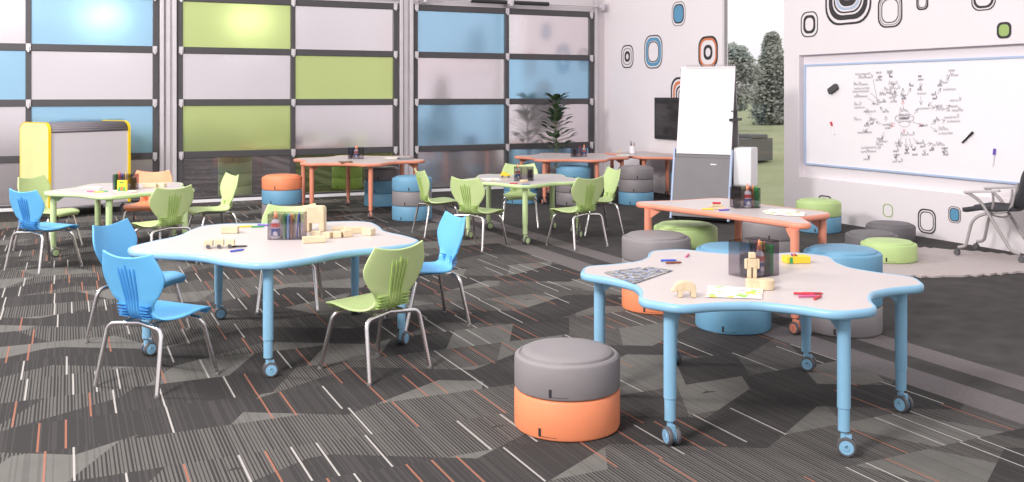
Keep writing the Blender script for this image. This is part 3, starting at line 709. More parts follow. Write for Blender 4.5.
stack(573.5, 12.55, 'yyb', 'under the middle of the corner table')
stack(521, 12.75, 'bb', 'at the left end of the corner table')
stack(235, 13.45 , 'gggg', 'seen through the lower glass left of the mullion')
stack(347, 14.75, 'ggg', 'seen through the green lower glass pane')
stack(690, 11.75, 'yyb', 'behind the left edge of the flip chart')

# ================================================================ FLIP CHART EASEL
ex, ey = cs((707 - 512) / F * 11.0, 11.0)
t = thing('flip_chart_easel', (ex, ey, 0), VIEWROT - .50, 'tall grey flip chart easel with white paper pad and blue edges', 'easel')
def tilt(bm, y0, z0, ang): bmesh.ops.transform(bm, matrix=Matrix.Translation((0, y0, z0)) @ Matrix.Rotation(ang, 4, 'X'), verts=bm.verts[:])
hwE = .335
bm = bm_new(); box(bm, -hwE + .01, hwE - .01, -.012, .012, .06, .74); tilt(bm, -.3, 0, math.radians(-10)); fp = obj('front_panel', bm, DGREY, t, smooth=False, bev=.004)
bm = bm_new(); prism(bm, rrect(.075, .03, .014), -.004, .004, Matrix.Translation((.05, -.016, .22)) @ Matrix.Rotation(PI / 2, 4, 'X')); tilt(bm, -.3, 0, math.radians(-10)); obj('handle', bm, LIGHTM, fp)
bm = bm_new(); box(bm, .1, .15, -.0145, -.012, .66, .672); box(bm, .155, .17, -.0145, -.012, .66, .672); tilt(bm, -.3, 0, math.radians(-10)); obj('badge', bm, WHITE, fp, smooth=False)
for s in (-1, 1):
    bm = bm_new(); box(bm, s * hwE - .012, s * hwE + .012, -.02, .02, .03, .84)
    tilt(bm, -.3, 0, math.radians(-10)); obj('blue_edge', bm, BLUEFR, t, smooth=False, bev=.005)
bm = bm_new(); box(bm, -hwE + .02, hwE, -.01, .01, .74, 1.785); tilt(bm, -.3, 0, math.radians(-10)); obj('front_board', bm, DGREY, t, smooth=False, bev=.004)
bm = bm_new()
for k in range(8): box(bm, -hwE + .03, hwE + .0, -.016 - k * .0016, -.0148 - k * .0016, .78, 1.80 - k * .001)
tilt(bm, -.3, 0, math.radians(-10)); obj('paper_pad', bm, PAPER, t, smooth=False)
bm = bm_new()
for k in range(22):
    x_ = -hwE + .1 + k * .0262; pts = [(x_, -.02 + .022 * math.sin(q * PI / 5), 1.80 + .022 * math.cos(q * PI / 5)) for q in range(11)]; tube(bm, pts, .003, 5, False)
tilt(bm, -.3, 0, math.radians(-10)); obj('spiral_binding', bm, LIGHTM, t)
bm = bm_new(); box(bm, -hwE + .02, hwE, -.01, .01, .05, 1.785); tilt(bm, .3, 0, math.radians(10)); obj('rear_board', bm, mat('mid grey panel', (158, 153, 156), .5), t, smooth=False, bev=.004)
bm = bm_new(); box(bm, hwE - .02, hwE + .02, -.2, .2, 1.15, 1.18); box(bm, hwE - .02, hwE + .02, -.12, .12, 1.26, 1.27); obj('side_brace', bm, BLACKM, t, smooth=False)
bm = bm_new(); prism(bm, rrect(.3, .44, .04), 0, .2, Matrix.Translation((hwE + .01, .02, .63)) @ Matrix.Rotation(PI / 2, 4, 'Z') @ Matrix.Rotation(PI / 2, 4, 'X')); obj('side_bin', bm, WHITE, t, bev=.006)
bm = bm_new(); box(bm, -hwE, hwE, -.24, .24, .03, .06)
for sx in (-1, 1):
    for sy in (-1, 1): tube(bm, [(sx * hwE * .9 - .01, sy * .2, .0315), (sx * hwE * .9 + .01, sy * .2, .0315)], .031, 14)
obj('base', bm, BLACKM, t)

# ================================================================ YELLOW CABINET
c0 = Vector(cs((48.5 - 512) / F * 10.95, 10.95)); ang = math.radians(30); Lc = .5
while True:                                   # length read off the photograph's right-hand edge
    q = c0 + Vector((math.cos(ang), math.sin(ang))) * Lc; X_ = q.x * CA - q.y * SA; Y_ = q.x * SA + q.y * CA
    if 512 + F * X_ / Y_ >= 130: break
    Lc += .005
dpt = .62
t = thing('mobile_storage_cabinet', (c0.x, c0.y, 0), ang, 'yellow sided storage cabinet with grey rounded lid before the garage door', 'cabinet')
Hc = 1.12
def side_prof(D, Hh, r=.1):
    pts = [(0, .12), (0, Hh - r)]
    for k in range(7): a = PI - k * PI / 12; pts.append((r + r * math.cos(a), Hh - r + r * math.sin(a)))
    for k in range(7): a = PI / 2 - k * PI / 12; pts.append((D - r + r * math.cos(a), Hh - r + r * math.sin(a)))
    pts += [(D, .12)]; return pts
MX = Matrix(((0, 0, 1, 0), (1, 0, 0, 0), (0, 1, 0, 0), (0, 0, 0, 1)))      # profile (depth,height) swept along x
for x0, x1 in ((0, .025), (Lc - .025, Lc)):
    bm = bm_new(); prism(bm, side_prof(dpt, Hc), x0, x1, MX); s_ = obj('side_panel', bm, YEL, t, smooth=False)
    bm = bm_new(); pr = side_prof(dpt, Hc); ins = [((q[0] - dpt / 2) * 1.012 + dpt / 2, (q[1] - .12) * 1.004 + .12) for q in pr]
    for a, b in zip(ins, ins[1:]):
        va = [bm.verts.new((x, q[0], q[1])) for x in (x0 - .004, x1 + .004) for q in (a, b)]; bm.faces.new((va[0], va[1], va[3], va[2]))
    obj('edge_trim', bm, YEL2, s_, smooth=False, sol=.008)
bm = bm_new(); box(bm, .025, Lc - .025, .01, .03, .13, Hc - .08); obj('front_panel', bm, CABW, t, smooth=False)
bm = bm_new(); box(bm, .025, Lc - .025, dpt - .03, dpt - .01, .13, Hc - .08); obj('back_panel', bm, CABW, t, smooth=False)
bm = bm_new(); pr = side_prof(dpt - .01, Hc - .008)[1:-1]
for a, b in zip(pr, pr[1:]):
    va = [bm.verts.new((x, q[0] + .005, q[1])) for x in (.025, Lc - .025) for q in (a, b)]; bm.faces.new((va[0], va[1], va[3], va[2]))
obj('tambour_lid', bm, mat('slate lid', (118, 112, 118), .45), t, sol=.01, ang=50)
bm = bm_new(); box(bm, .025, Lc - .025, .02, dpt - .02, .115, .135); obj('bottom_shelf', bm, CABW, t, smooth=False)
for x_ in (.06, Lc - .06):
    for y_ in (.06, dpt - .06):
        bm = bm_new(); tube(bm, [(x_ - .016, y_, .0465), (x_ + .016, y_, .0465)], .046, 16); tube(bm, [(x_, y_, .05), (x_, y_, .118)], .012, 8); obj('caster', bm, TIRE, t)

# ================================================================ ROLLING TEACHER CHAIR
_p1, _p2 = Vector(g(955, 257)), Vector(g(1019, 264.5)); _d = (_p1 - _p2).normalized(); _c = (_p1 + _p2) / 2 + Vector((_d.y, -_d.x)) * .25; cx_, cy_ = _c
t = thing('nesting_chair', (cx_, cy_, 0.016), math.atan2(_d.y, _d.x) - PI / 2, 'grey framed rolling chair with black seat and armrests by the whiteboard', 'chair')
t.scale = (.93, .9, .96)
# local +y is where the sitter looks (away from the right-hand side of the room)
for s in (-1, 1):
    bm = bm_new(); tube(bm, arcfill([(s * .25, .27, .075), (s * .245, .2, .09), (s * .23, .14, .36), (s * .2, -.02, .42)], .1), .015, 10); obj('leg', bm, CHGREY, t)
    bm = bm_new(); tube(bm, arcfill([(s * .25, -.30, .075), (s * .25, -.22, .09), (s * .25, .06, .52), (s * .27, .16, .585), (s * .27, .2, .595)], .05), .015, 10); obj('leg', bm, CHGREY, t)
    bm = bm_new(); prism(bm, rrect(.05, .34, .024), 0, .022, Matrix.Translation((s * .27, .04, .60)) @ Matrix.Rotation(-.10, 4, 'X')); obj('armrest', bm, mat('arm pad', (190, 184, 186), .5), t, bev=.006)
    bm = bm_new(); tube(bm, arcfill([(s * .27, -.06, .60), (s * .25, -.06, .50), (s * .2, -.02, .41), (s * .23, -.2, .44), (s * .19, -.26, .70)], .08), .012, 8); obj('arm_support', bm, CHGREY, t)
    for y_ in (.28, -.31):
        bm = bm_new()
        for q in (-.014, .014): lathe(bm, [(0, -.009), (.026, -.009), (.029, 0), (.026, .009), (0, .009)], 16, (0, 0, 0), Matrix.Translation((s * .25 + q, y_, .029)) @ Matrix.Rotation(PI / 2, 4, 'Y'))
        tube(bm, [(s * .25, y_, .03), (s * .25, y_ * .96, .08)], .01, 8); obj('caster', bm, TIRE, t)
bm = bm_new(); n = 10; rows = []
for i in range(n + 1):
    y_ = .26 - i * .48 / n; row = []
    for j in range(9):
        v = -1 + j / 4; w = .235 * (1 - .25 * max(0, (y_ - .05) / .2) ** 2); row.append(bm.verts.new((v * w, y_, .435 + .02 * v * v - .05 * max(0, (y_ - .1)) / .16 - .012 * math.cos(y_ * 8) + .01)))
    rows.append(row)
for a, b in zip(rows, rows[1:]):
    for j in range(8): bm.faces.new((a[j], a[j + 1], b[j + 1], b[j]))
obj('seat', bm, FABRIC, t, sol=.035, ang=60)
bm = bm_new(); rows = []
for i in range(11):
    u = i / 10; z = .47 + u * .36; w = .22 * (1 - (2 * u - 1) ** 4 * .45); row = []
    for j in range(9):
        v = -1 + j / 4; row.append(bm.verts.new((v * w, -.27 - .10 * u + .07 * v * v - .03 * math.sin(u * PI), z)))
    rows.append(row)
for a, b in zip(rows, rows[1:]):
    for j in range(8): bm.faces.new((a[j], a[j + 1], b[j + 1], b[j]))
obj('backrest', bm, FABRIC, t, sol=.025, ang=60)
bm = bm_new(); tube(bm, arcfill([(-.2, -.02, .395), (-.12, -.1, .37), (.12, -.1, .37), (.2, -.02, .395)], .06), .008, 8); tube(bm, [(-.2, .0, .40), (.2, .0, .40)], .012, 8); obj('seat_frame', bm, CHGREY, t)

# ================================================================ POTTED PLANT
px_, py_ = cs((556 - 512) / F * 14.45, 14.45)
t = thing('potted_plant', (px_, py_, 0), 0, 'leafy potted plant behind the corner table before the garage door', 'plant')
bm = bm_new(); lathe(bm, [(.1, 0), (.105, .01), (.14, .3), (.148, .31), (.148, .34), (.135, .34), (.13, .3), (0, .3)], 28); obj('pot', bm, DGREY, t)
rnd = random.Random(11); bm = bm_new(); tube(bm, [(0, 0, .3), (.01, .01, .7), (-.01, 0, 1.1), (.02, 0, 1.35)], [.014, .012, .009, .004], 8)
lf = bm_new()
def leaf(base, d, L, w, droop):
    d = d.normalized(); side = d.cross(Vector((0, 0, 1))).normalized(); prev = None
    for i in range(6):
        u = i / 5; c = base + d * L * u + Vector((0, 0, -droop * u * u * L)); ww = w * math.sin(PI * min(1, u * .9 + .08)) ** .8
        a = lf.verts.new(c - side * ww + Vector((0, 0, .15 * ww))); m_ = lf.verts.new(c); b = lf.verts.new(c + side * ww + Vector((0, 0, .15 * ww)))
        if prev: lf.faces.new((prev[0], prev[1], m_, a)); lf.faces.new((prev[1], prev[2], b, m_))
        prev = (a, m_, b)
for k in range(84):
    z = .62 + .84 * rnd.random() ** .9; a = rnd.random() * 2 * PI; rad = .05 + .24 * rnd.random() * (1.7 - z)
    d = Vector((math.cos(a), math.sin(a), .35 + .5 * rnd.random())); b0 = Vector((.0, 0, z - .08)); b1 = b0 + Vector((math.cos(a) * rad, math.sin(a) * rad * .5, .06))
    d.y *= .5
    tube(lf, [b0, b1], .003, 5, False); leaf(b1, d, .12 + .08 * rnd.random(), .040 + .016 * rnd.random(), .3)
for q in (Vector((.13, -.02, .98)), Vector((.1, 0, 1.25))): leaf(q, Vector((.5, -.1, .5)), .2, .04, .5)
obj('stem', bm, mat('plant stem', (92, 96, 70), .7), t); obj('foliage', lf, LEAF, t, sol=.0015)

# ================================================================ SMALL THINGS
def crayon(x, y, z, rz, m, label, L=.085, r=.0052, group='loose crayons'):
    t = thing('crayon', (x, y, z + r), rz, label, 'crayon', group); M = Matrix.Rotation(PI / 2, 4, 'Y')
    bm = bm_new(); tube(bm, [(-L / 2, 0, 0), (L * .38, 0, 0)], r, 8); obj('wrapper', bm, m, t)
    bm = bm_new(); tube(bm, [(L * .38, 0, 0), (L * .4, 0, 0), (L / 2, 0, 0)], [r * .8, r * .8, r * .25], 8); obj('tip', bm, m, t); return t
def glue(x, y, z, rz, label, sc=1.):
    t = thing('glue_bottle', (x, y, z), rz, label, 'glue bottle', 'white glue bottles'); t.scale = (sc, sc, sc)
    bm = bm_new(); lathe(bm, [(.024, 0), (.027, .004), (.027, .092), (.022, .106), (.011, .114), (.011, .12), (0, .12)], 22); bmesh.ops.transform(bm, matrix=Matrix.Diagonal((1, .62, 1, 1)), verts=bm.verts[:]); obj('bottle', bm, WHITE, t)
    lm = [mat('label blue', (70, 92, 160), .5), mat('label red', (226, 92, 80), .5)]
    for (z0, z1, m_) in ((.014, .06, lm[0]), (.066, .09, lm[1])):
        bm = bm_new(); lathe(bm, [(.0274, z0), (.0276, z0 + .001), (.0276, z1), (.0274, z1)], 22); bmesh.ops.transform(bm, matrix=Matrix.Diagonal((1, .63, 1, 1)), verts=bm.verts[:]); obj('label', bm, m_, t)
    bm = bm_new(); prism(bm, [(-.012, 0), (.016, 0), (.012, .02), (.0, .026), (-.012, .018)], 0, .0015, Matrix.Translation((0, -.0166, .018)) @ Matrix.Rotation(PI / 2, 4, 'X')); obj('label_swoosh', bm, WHITE, t, smooth=False)
    bm = bm_new(); lathe(bm, [(.012, .12), (.0125, .13), (.009, .14), (.0065, .146), (.0045, .164), (0, .166)], 16); obj('cap', bm, P_ORANGE, t)
def stick(x, y, z, L, m, name, label, r=.0045, lean=(0, 0), tipm=None, group='pens and pencils in the caddies'):
    t = thing(name, (x, y, z), 0, label, name.replace('_', ' '), group); t.rotation_euler = (lean[0], lean[1], 0)
    bm = bm_new(); tube(bm, [(0, 0, 0), (0, 0, L * .86)], r, 8); obj('barrel', bm, m, t)
    bm = bm_new(); tube(bm, [(0, 0, L * .86), (0, 0, L * .93), (0, 0, L)], [r * .95, r * .75, r * .2], 8); obj('tip', bm, tipm or m, t)
WHCH = {}
def caddy(px, py, z, rz, where, items, w=.19, d=.12, h=.135, glue_at=None, contents=True):
    """px,py = middle of the caddy's bottom front edge in the photograph"""
    x, y = g(px, py, z); R = VIEWROT + rz; x += -math.sin(R) * d / 2; y += math.cos(R) * d / 2
    t = thing('supply_caddy', (x, y, z + .001), R, 'smoky clear supply caddy on ' + where, 'caddy', 'clear supply caddies'); q = .003
    for nm, b_ in (('wall_panel', (-w / 2, w / 2, -d / 2, -d / 2 + q, 0, h)), ('wall_panel', (-w / 2, w / 2, d / 2 - q, d / 2, 0, h)), ('wall_panel', (-w / 2, -w / 2 + q, -d / 2 + q, d / 2 - q, 0, h)), ('wall_panel', (w / 2 - q, w / 2, -d / 2 + q, d / 2 - q, 0, h)),
                   ('divider', (-.026, -.026 + q, -d / 2 + q, d / 2 - q, .003, h * .92)), ('divider', (.036, .036 + q, -d / 2 + q, d / 2 - q, .003, h * .92)), ('base', (-w / 2 + q, w / 2 - q, -d / 2 + q, d / 2 - q, 0, .003))):
        bm = bm_new(); box(bm, *b_); obj(nm, bm, CADDY, t, smooth=False)
    cR, sR = math.cos(R), math.sin(R)
    def P(u, v): return (x + u * cR - v * sR, y + u * sR + v * cR)
    for it in items:
        k = it[0]; u, v = P(it[1], it[2])
        if k == 'glue': glue(u, v, z + .0045, R, 'glue bottle with orange cap in the caddy on ' + where)
        elif k == 'black':
            bm = bm_new(); prism(bm, rrect(.05, .03, .01), .06, .165); o = tag(obj('felt_eraser', bm, BLACKM, bev=.004), 'black felt eraser standing in the caddy on ' + where, 'eraser', 'black erasers in caddies'); o.location = (u, v, z - .055); o.rotation_euler = (0, 0, R)
        elif k == 'book':
            bm = bm_new(); box(bm, -.005, .005, -.045, .045, 0, .135); o = tag(obj('notebook', bm, it[3], smooth=False), '%s notebook upright in the caddy on %s' % (it[4], where), 'notebook', 'notebooks in caddies'); o.location = (u, v, z + .0045); o.rotation_euler = (0, 0, R)
        else: stick(u, v, z + .0045, it[5] if len(it) > 5 else .15, it[3], k, '%s %s standing in the caddy on %s' % (it[4], k.replace('_', ' '), where), lean=(0, it[6] if len(it) > 6 else 0))
SET = lambda: [('black', -.059, .0), ('glue', .0065, -.028), ('pencil', .048, -.02, ORW, 'orange', .155), ('pencil', .06, .01, YELW, 'yellow', .15), ('pencil', .048, .03, RED, 'red', .145), ('book', .078, 0, GREENW, 'green'), ('marker_pen', .012, .025, BLACKM, 'black', .14)]
def orient(rz, lst): return lst
caddy(765, 277.5, Z1, .56, 'the large blue-edged table', SET(), w=.19, d=.14, h=.165)
caddy(748, 208.5, Z4, .12, 'the long orange-edged table', SET(), w=.18, d=.11, h=.14)
caddy(285, 240, Z1, .02, 'the near blue-edged table with blocks', [('glue', -.062, -.03), ('book', -.008, 0, GREENW, 'green'), ('book', .012, 0, LBLUE, 'light blue'), ('pencil', .028, -.02, ORW, 'orange', .15), ('pencil', .03, .02, YELW, 'yellow', .14), ('marker_pen', .055, 0, BLUEW, 'blue', .15, .1), ('marker_pen', .07, .02, BLACKM, 'black', .14)], w=.205, d=.13, h=.15)
caddy(124, 190, Z3, .1, 'the far left green-edged table', [('black', .068, .0), ('book', -.085, 0, GREENW, 'green'), ('pencil', -.05, .0, RED, 'red', .16), ('pencil', -.04, .02, BLUEW, 'blue', .15), ('pencil', -.065, .01, ORW, 'orange', .17), ('pencil', 0.0, .0, YELW, 'yellow', .16)], w=.2, d=.11, h=.14)
caddy(524.5, 181, Z5, .1, 'the middle green-edged table', [('black', .0655, 0), ('glue', -.06, .02), ('pencil', -.07, .0, GREENW, 'green', .15)], w=.19, d=.12, h=.14)
caddy(355.5, 159, Z6, .1, 'the orange-edged table by the garage door', [('black', -.059, 0), ('glue', .006, -.02), ('pencil', .02, .02, ORW, 'orange', .16)], w=.19, d=.12, h=.14)
caddy(579.5, 157, Z7, .1, 'the corner table', [('black', -.06, 0), ('glue', .0705, -.02), ('pencil', .02, .02, RED, 'red', .155)], w=.21, d=.12, h=.13)
def sheet(P, z, m, label, name='drawing_paper', cat='drawing', th=.0015):
    W_ = [g(px, py, z) for px, py in P]; cx = sum(p[0] for p in W_) / len(W_); cy = sum(p[1] for p in W_) / len(W_)
    bm = bm_new(); pts = [(p[0] - cx, p[1] - cy) for p in W_]; prism(bm, pts, 0, th); o = obj(name, bm, m, smooth=False); o.location = (cx, cy, z + .003); return tag(o, label, cat)
ART1 = artmat('child drawing', srgb(240, 234, 236), [(150, 200, 90), (236, 208, 90), (226, 150, 180), (150, 200, 90)], 16., .62)
ART2 = artmat('photo print', srgb(150, 146, 150), [(96, 92, 98), (186, 184, 188), (120, 136, 186), (72, 70, 72), (132, 130, 116)], 34., .56)
ART3 = artmat('child drawing green', srgb(244, 240, 242), [(140, 200, 90), (236, 170, 170), (240, 220, 120)], 14., .6)
sheet([(604, 273), (634, 284.5), (673, 271), (649, 267.5), (642, 269.5), (640, 268)], Z1, ART2, 'printed photo collage page on the left of the large table', 'magazine_page', 'magazine')
sheet([(708, 286.5), (763, 289.5), (762, 299.5), (706, 297.5)], Z1, ART1, 'child drawing with green and yellow scribbles in front of the wooden figure')
sheet([(762, 212), (771, 209.5), (790, 209.8), (806, 213.5), (804, 216.8), (785, 216), (766, 214.5)], Z4, ART3, 'cloud shaped drawing on the long orange-edged table')
sheet([(112, 190.5), (135, 190.5), (137, 192.5), (114, 193)], Z3, ART3, 'small drawing under the crayon box on the far left table')
sheet([(84, 187), (103, 187), (100, 189.2), (80, 189)], Z3, ART3, 'pale drawing left of the caddy on the far left table')
sheet([(480, 178.5), (498, 178.2), (503, 180.8), (484, 181)], Z5, ART3, 'drawing beside the yellow toy on the middle table')
sheet([(384, 157.5), (398, 157.2), (400, 159.3), (386, 159.5)], Z6, ART3, 'pale drawing right of the caddy on the orange-edged table')
sheet([(396, 158.2), (410, 157.6), (414, 159.4), (399, 160)], Z6, ART2, 'dark printed card at the right of the orange-edged table', 'picture_card', 'card')
sheet([(616, 155), (628, 154.6), (631, 156.2), (618, 156.6)], Z7, ART3, 'small paper left of the pencil cup on the corner table')
sheet([(338, 161.5), (352, 161.2), (353, 163), (340, 163.2)], Z6, artmat('red green card', srgb(190, 70, 60), [(90, 150, 90), (60, 60, 60)], 18., .5), 'red and green card before the caddy by the garage door', 'picture_card', 'card')
def cr(px, py, z, rz, m, lab): x, y = g(px, py, z); crayon(x, y, z + .001, VIEWROT + rz, m, lab)
cr(669, 261.5, Z1, .1, BLUEW, 'blue crayon beside a brown one behind the photo page'); cr(674, 263.8, Z1, .2, BROWN, 'brown crayon beside the blue one behind the photo page'); cr(687.5, 256.5, Z1, 1.2, PINK, 'lone pink crayon near the back edge of the large table')
cr(804, 295.0, Z1, -.15, RED, 'red crayon farthest left of four at the right of the large table'); cr(808, 297.5, Z1, .15, PINK, 'pink crayon in the middle of the red ones'); cr(813, 294.8, Z1, -.1, mat('dark red wax', (160, 36, 50), .5), 'dark red crayon lying behind the pink one'); cr(818, 298.5, Z1, .9, RED, 'red crayon lying slantwise at the right of the group')
cr(246, 227.3, Z1, .3, YELW, 'yellow crayon behind the wooden blocks, left of the glue caddy'); cr(258, 227.5, Z1, .25, GREENW, 'green crayon between yellow and purple ones'); cr(263.5, 226, Z1, -.3, PURP, 'purple crayon against the glue caddy'); cr(240, 247.3, Z1, .15, BLACKM, 'black crayon beside the toy train'); cr(237.5, 251.5, Z1, .8, BLUEW, 'blue crayon before the toy train')
cr(92, 192, Z3, .1, PINK, 'pink crayon on the far left table'); cr(99, 192.6, Z3, .1, YELW, 'yellow crayon beside the pink one'); cr(104, 191.8, Z3, -.2, GREENW, 'green crayon before the caddy on the far left table')
cr(514, 184, Z5, 0, RED, 'red crayon on the middle table'); cr(526, 184.8, Z5, .1, BLUEW, 'blue crayon before the caddy on the middle table')
def block(px, py, z, L, D, Hh, rz, label, zo=0., name='wooden_block', arch=False):
    x, y = g(px, py, z); R = VIEWROT + rz; bm = bm_new()
    if arch:
        pts = [(-L / 2, 0), (-L / 2, Hh - .02)] + [(-L / 2 + .02 - .02 * math.cos(a * PI / 8), Hh - .02 + .02 * math.sin(a * PI / 8)) for a in range(1, 5)] + [(L / 2 - .02 + .02 * math.sin(a * PI / 8), Hh - .02 + .02 * math.cos(a * PI / 8)) for a in range(0, 4)] + [(L / 2, Hh - .02), (L / 2, 0), (L * .25, 0), (L * .25, Hh * .34), (-L * .25, Hh * .34), (-L * .25, 0)]
        prism(bm, pts, -D / 2, D / 2, Matrix.Rotation(PI / 2, 4, 'X'))
    else: box(bm, -L / 2, L / 2, -D / 2, D / 2, 0, Hh)
    o = obj(name, bm, WOOD, smooth=False, bev=.003); o.location = (x, y, z + .001 + zo); o.rotation_euler = (0, 0, R)
    return tag(o, label, 'wooden block', 'wooden building blocks')
block(314, 242.5, Z1, .13, .045, .035, .35, 'long wooden block nearest us before the arch')
block(315.5, 231, Z1, .12, .09, .155, .0, 'large rounded wooden arch block standing beside the caddy', arch=True)
block(316, 236.3, Z1, .06, .05, .03, .1, 'small wooden block in front of the arch')
block(327.5, 238, Z1, .05, .045, .035, -.3, 'first small block of the row right of the arch')
block(337, 237.5, Z1, .05, .045, .035, .2, 'second small block of the row right of the arch')
block(346.5, 236.6, Z1, .06, .045, .04, .7, 'third block of the row, turned to show its end')
block(355, 233, Z1, .13, .04, .035, .35, 'long slanting block behind the row')
block(368.5, 235, Z1, .07, .05, .04, -.5, 'rightmost wooden block on the near blue-edged table')
block(230, 233, Z1, .1, .06, .04, .1, 'wooden block behind the toy train')
block(340, 229.7, Z1, .1, .03, .02, .1, 'thin wooden block at the back of the row')
x, y = g(220, 248, Z1); t = thing('toy_train', (x, y, Z1 + .001), VIEWROT + .15, 'little wooden train of blocks on wheels beside the black crayon', 'toy')
for k in range(3):
    bm = bm_new(); box(bm, -.085 + k * .058, -.037 + k * .058, -.02, .02, .012, .045 + .004 * (k == 1)); obj('carriage', bm, WOOD, t, smooth=False, bev=.003)
    for s in (-1, 1): bm = bm_new(); tube(bm, [(-.061 + k * .058, s * .02, .0115), (-.061 + k * .058, s * .025, .0115)], .011, 12); obj('wheel', bm, TIRE, t)
# elephant
x, y = g(685, 297, Z1); t = thing('toy_elephant', (x, y, Z1 + .001), VIEWROT + PI, 'small carved wooden elephant near the front edge of the large table', 'toy')
out = [(-.045, 0), (-.045, .035), (-.042, .052), (-.025, .064), (.0, .067), (.018, .066), (.034, .06), (.044, .048), (.05, .035), (.06, .03), (.058, .024), (.046, .022), (.036, .028), (.03, .024), (.03, 0), (.012, 0), (.01, .02), (-.004, .028), (-.02, .024), (-.026, 0)]
bm = bm_new(); prism(bm, out[::-1], -.017, .017, Matrix.Rotation(PI / 2, 4, 'X')); obj('body', bm, WOOD, t, smooth=False, bev=.004)
for s in (-1, 1): bm = bm_new(); lathe(bm, [(0, 0), (.014, 0), (.014, .003), (0, .003)], 14, (0, 0, 0), Matrix.Translation((.022, s * .017, .046)) @ Matrix.Rotation(-s * PI / 2, 4, 'X')); obj('ear', bm, WOOD, t)
# blocks under the figure and the figure
block(752.5, 288.5, Z1, .05, .05, .042, .0, 'left wooden block carrying the wooden figure')
x, y = g(766, 289, Z1); bm = bm_new(); lathe(bm, [(.034, 0), (.036, .002), (.036, .04), (.034, .042), (0, .042)], 26); o = tag(obj('round_wooden_block', bm, WOOD), 'round wooden block beside the figure block', 'wooden block', 'wooden building blocks'); o.location = (x, y, Z1 + .001)
x, y = g(753.5, 288, Z1); y += .01; t = thing('wooden_figure', (x, y, Z1 + .0435), VIEWROT, 'jointed wooden block figure standing on a block before the caddy', 'toy')
for nm, b_ in (('leg', (-.02, -.004, -.009, .009, 0, .045)), ('leg', (.004, .02, -.009, .009, 0, .045)), ('torso', (-.02, .02, -.01, .01, .045, .085)), ('arm', (-.032, -.021, -.008, .008, .04, .084)), ('arm', (.021, .032, -.008, .008, .04, .084)), ('head', (-.014, .014, -.012, .012, .087, .112))):
    bm = bm_new(); box(bm, *b_); obj(nm, bm, WOOD, t, smooth=False, bev=.003)
# crayon boxes
def crayon_box(px, py, z, dims, rz, label, art):
    x, y = g(px, py, z); t = thing('crayon_box', (x, y, z + .001), VIEWROT + rz, label, 'crayon box', 'yellow crayon boxes'); L, D, Hh = dims
    bm = bm_new(); box(bm, -L / 2, L / 2, -D / 2, D / 2, 0, Hh); obj('carton', bm, mat('yellow carton', (232, 196, 52), .5), t, smooth=False, bev=.002)
    for u, v, w, h, m_ in art:
        bm = bm_new(); prism(bm, [(u - w / 2, v - h / 2), (u + w / 2, v - h / 2), (u + w * .35, v + h / 2), (u - w * .35, v + h / 2)], 0, .001, Matrix.Translation((0, -D / 2, 0)) @ Matrix.Rotation(PI / 2, 4, 'X')); obj('printed_mark', bm, m_, t, smooth=False)
    return t
t = crayon_box(796, 262.5, Z1, (.125, .07, .034), .12, 'yellow crayon box lying near the back edge of the large table', [(-.04, .017, .02, .03, GREENW)])
for k in range(3): bm = bm_new(); tube(bm, [(-.03 + k * .012, -.02, .039), (-.015 + k * .006, .02, .039)], .004, 6); obj('crayon', bm, (PURP, ORW, BROWN)[k], t)
crayon_box(122.5, 191.5, Z3, (.085, .03, .1), .0, 'yellow and green crayon box standing before the far left caddy', [(0, .022, .075, .04, GREENW), (0, .026, .03, .03, ORW), (0, .08, .05, .012, GREENW)])
# orange-table toy, middle-table toys, far table things
x, y = g(717, 209.3, Z4); t = thing('toy_boat', (x, y, Z4 + .001), VIEWROT, 'small wooden boat toy with red top on the long orange-edged table', 'toy')
bm = bm_new(); prism(bm, [(-.05, .0), (.05, 0), (.06, .018), (-.06, .018)], -.02, .02, Matrix.Rotation(PI / 2, 4, 'X')); obj('hull', bm, WOOD, t, smooth=False, bev=.002)
bm = bm_new(); box(bm, -.035, .035, -.015, .015, .019, .034); obj('cabin', bm, WOOD, t, smooth=False, bev=.002)
bm = bm_new(); tube(bm, [(-.03, 0, .042), (.025, 0, .042)], .007, 8); obj('red_roll', bm, RED, t)
cr(708, 210, Z4, -.2, YELW, 'yellow crayon at the left of the wooden boat'); cr(724.5, 210.8, Z4, .3, PURP, 'purple crayon at the right of the wooden boat')
x, y = g(505.5, 177.5, Z5); t = thing('toy_car', (x, y, Z5 + .001), VIEWROT, 'small yellow toy car on the middle green-edged table', 'toy')
bm = bm_new(); prism(bm, [(-.055, .012), (.055, .012), (.055, .03), (.02, .036), (.005, .058), (-.035, .058), (-.05, .036)], -.022, .022, Matrix.Rotation(PI / 2, 4, 'X')); obj('body', bm, YELW, t, smooth=False, bev=.004)
for k in (-.032, .032):
    for s in (-1, 1): bm = bm_new(); tube(bm, [(k, s * .02, .0125), (k, s * .028, .0125)], .012, 12); obj('wheel', bm, TIRE, t)
x, y = g(524, 182.6, Z5); bm = bm_new(); lathe(bm, [(.03, 0), (.036, .006), (.036, .02), (.028, .028), (0, .03)], 20); bmesh.ops.transform(bm, matrix=Matrix.Diagonal((1.3, .7, 1, 1)), verts=bm.verts[:])
o = tag(obj('wooden_pebble', bm, WOOD), 'pale oval wooden piece before the caddy on the middle table', 'toy'); o.location = (x, y, Z5 + .001)
block(150, 187.4, Z3, .12, .05, .035, .1, 'wooden block at the right of the far left table'); block(162, 187, Z3, .07, .05, .035, -.2, 'short wooden block beside the green chair top')
x, y = g(632.5, 153.5, Z7); t = thing('pencil_cup', (x, y, Z7 + .001), 0, 'white cup on the corner table holding pencils', 'cup')
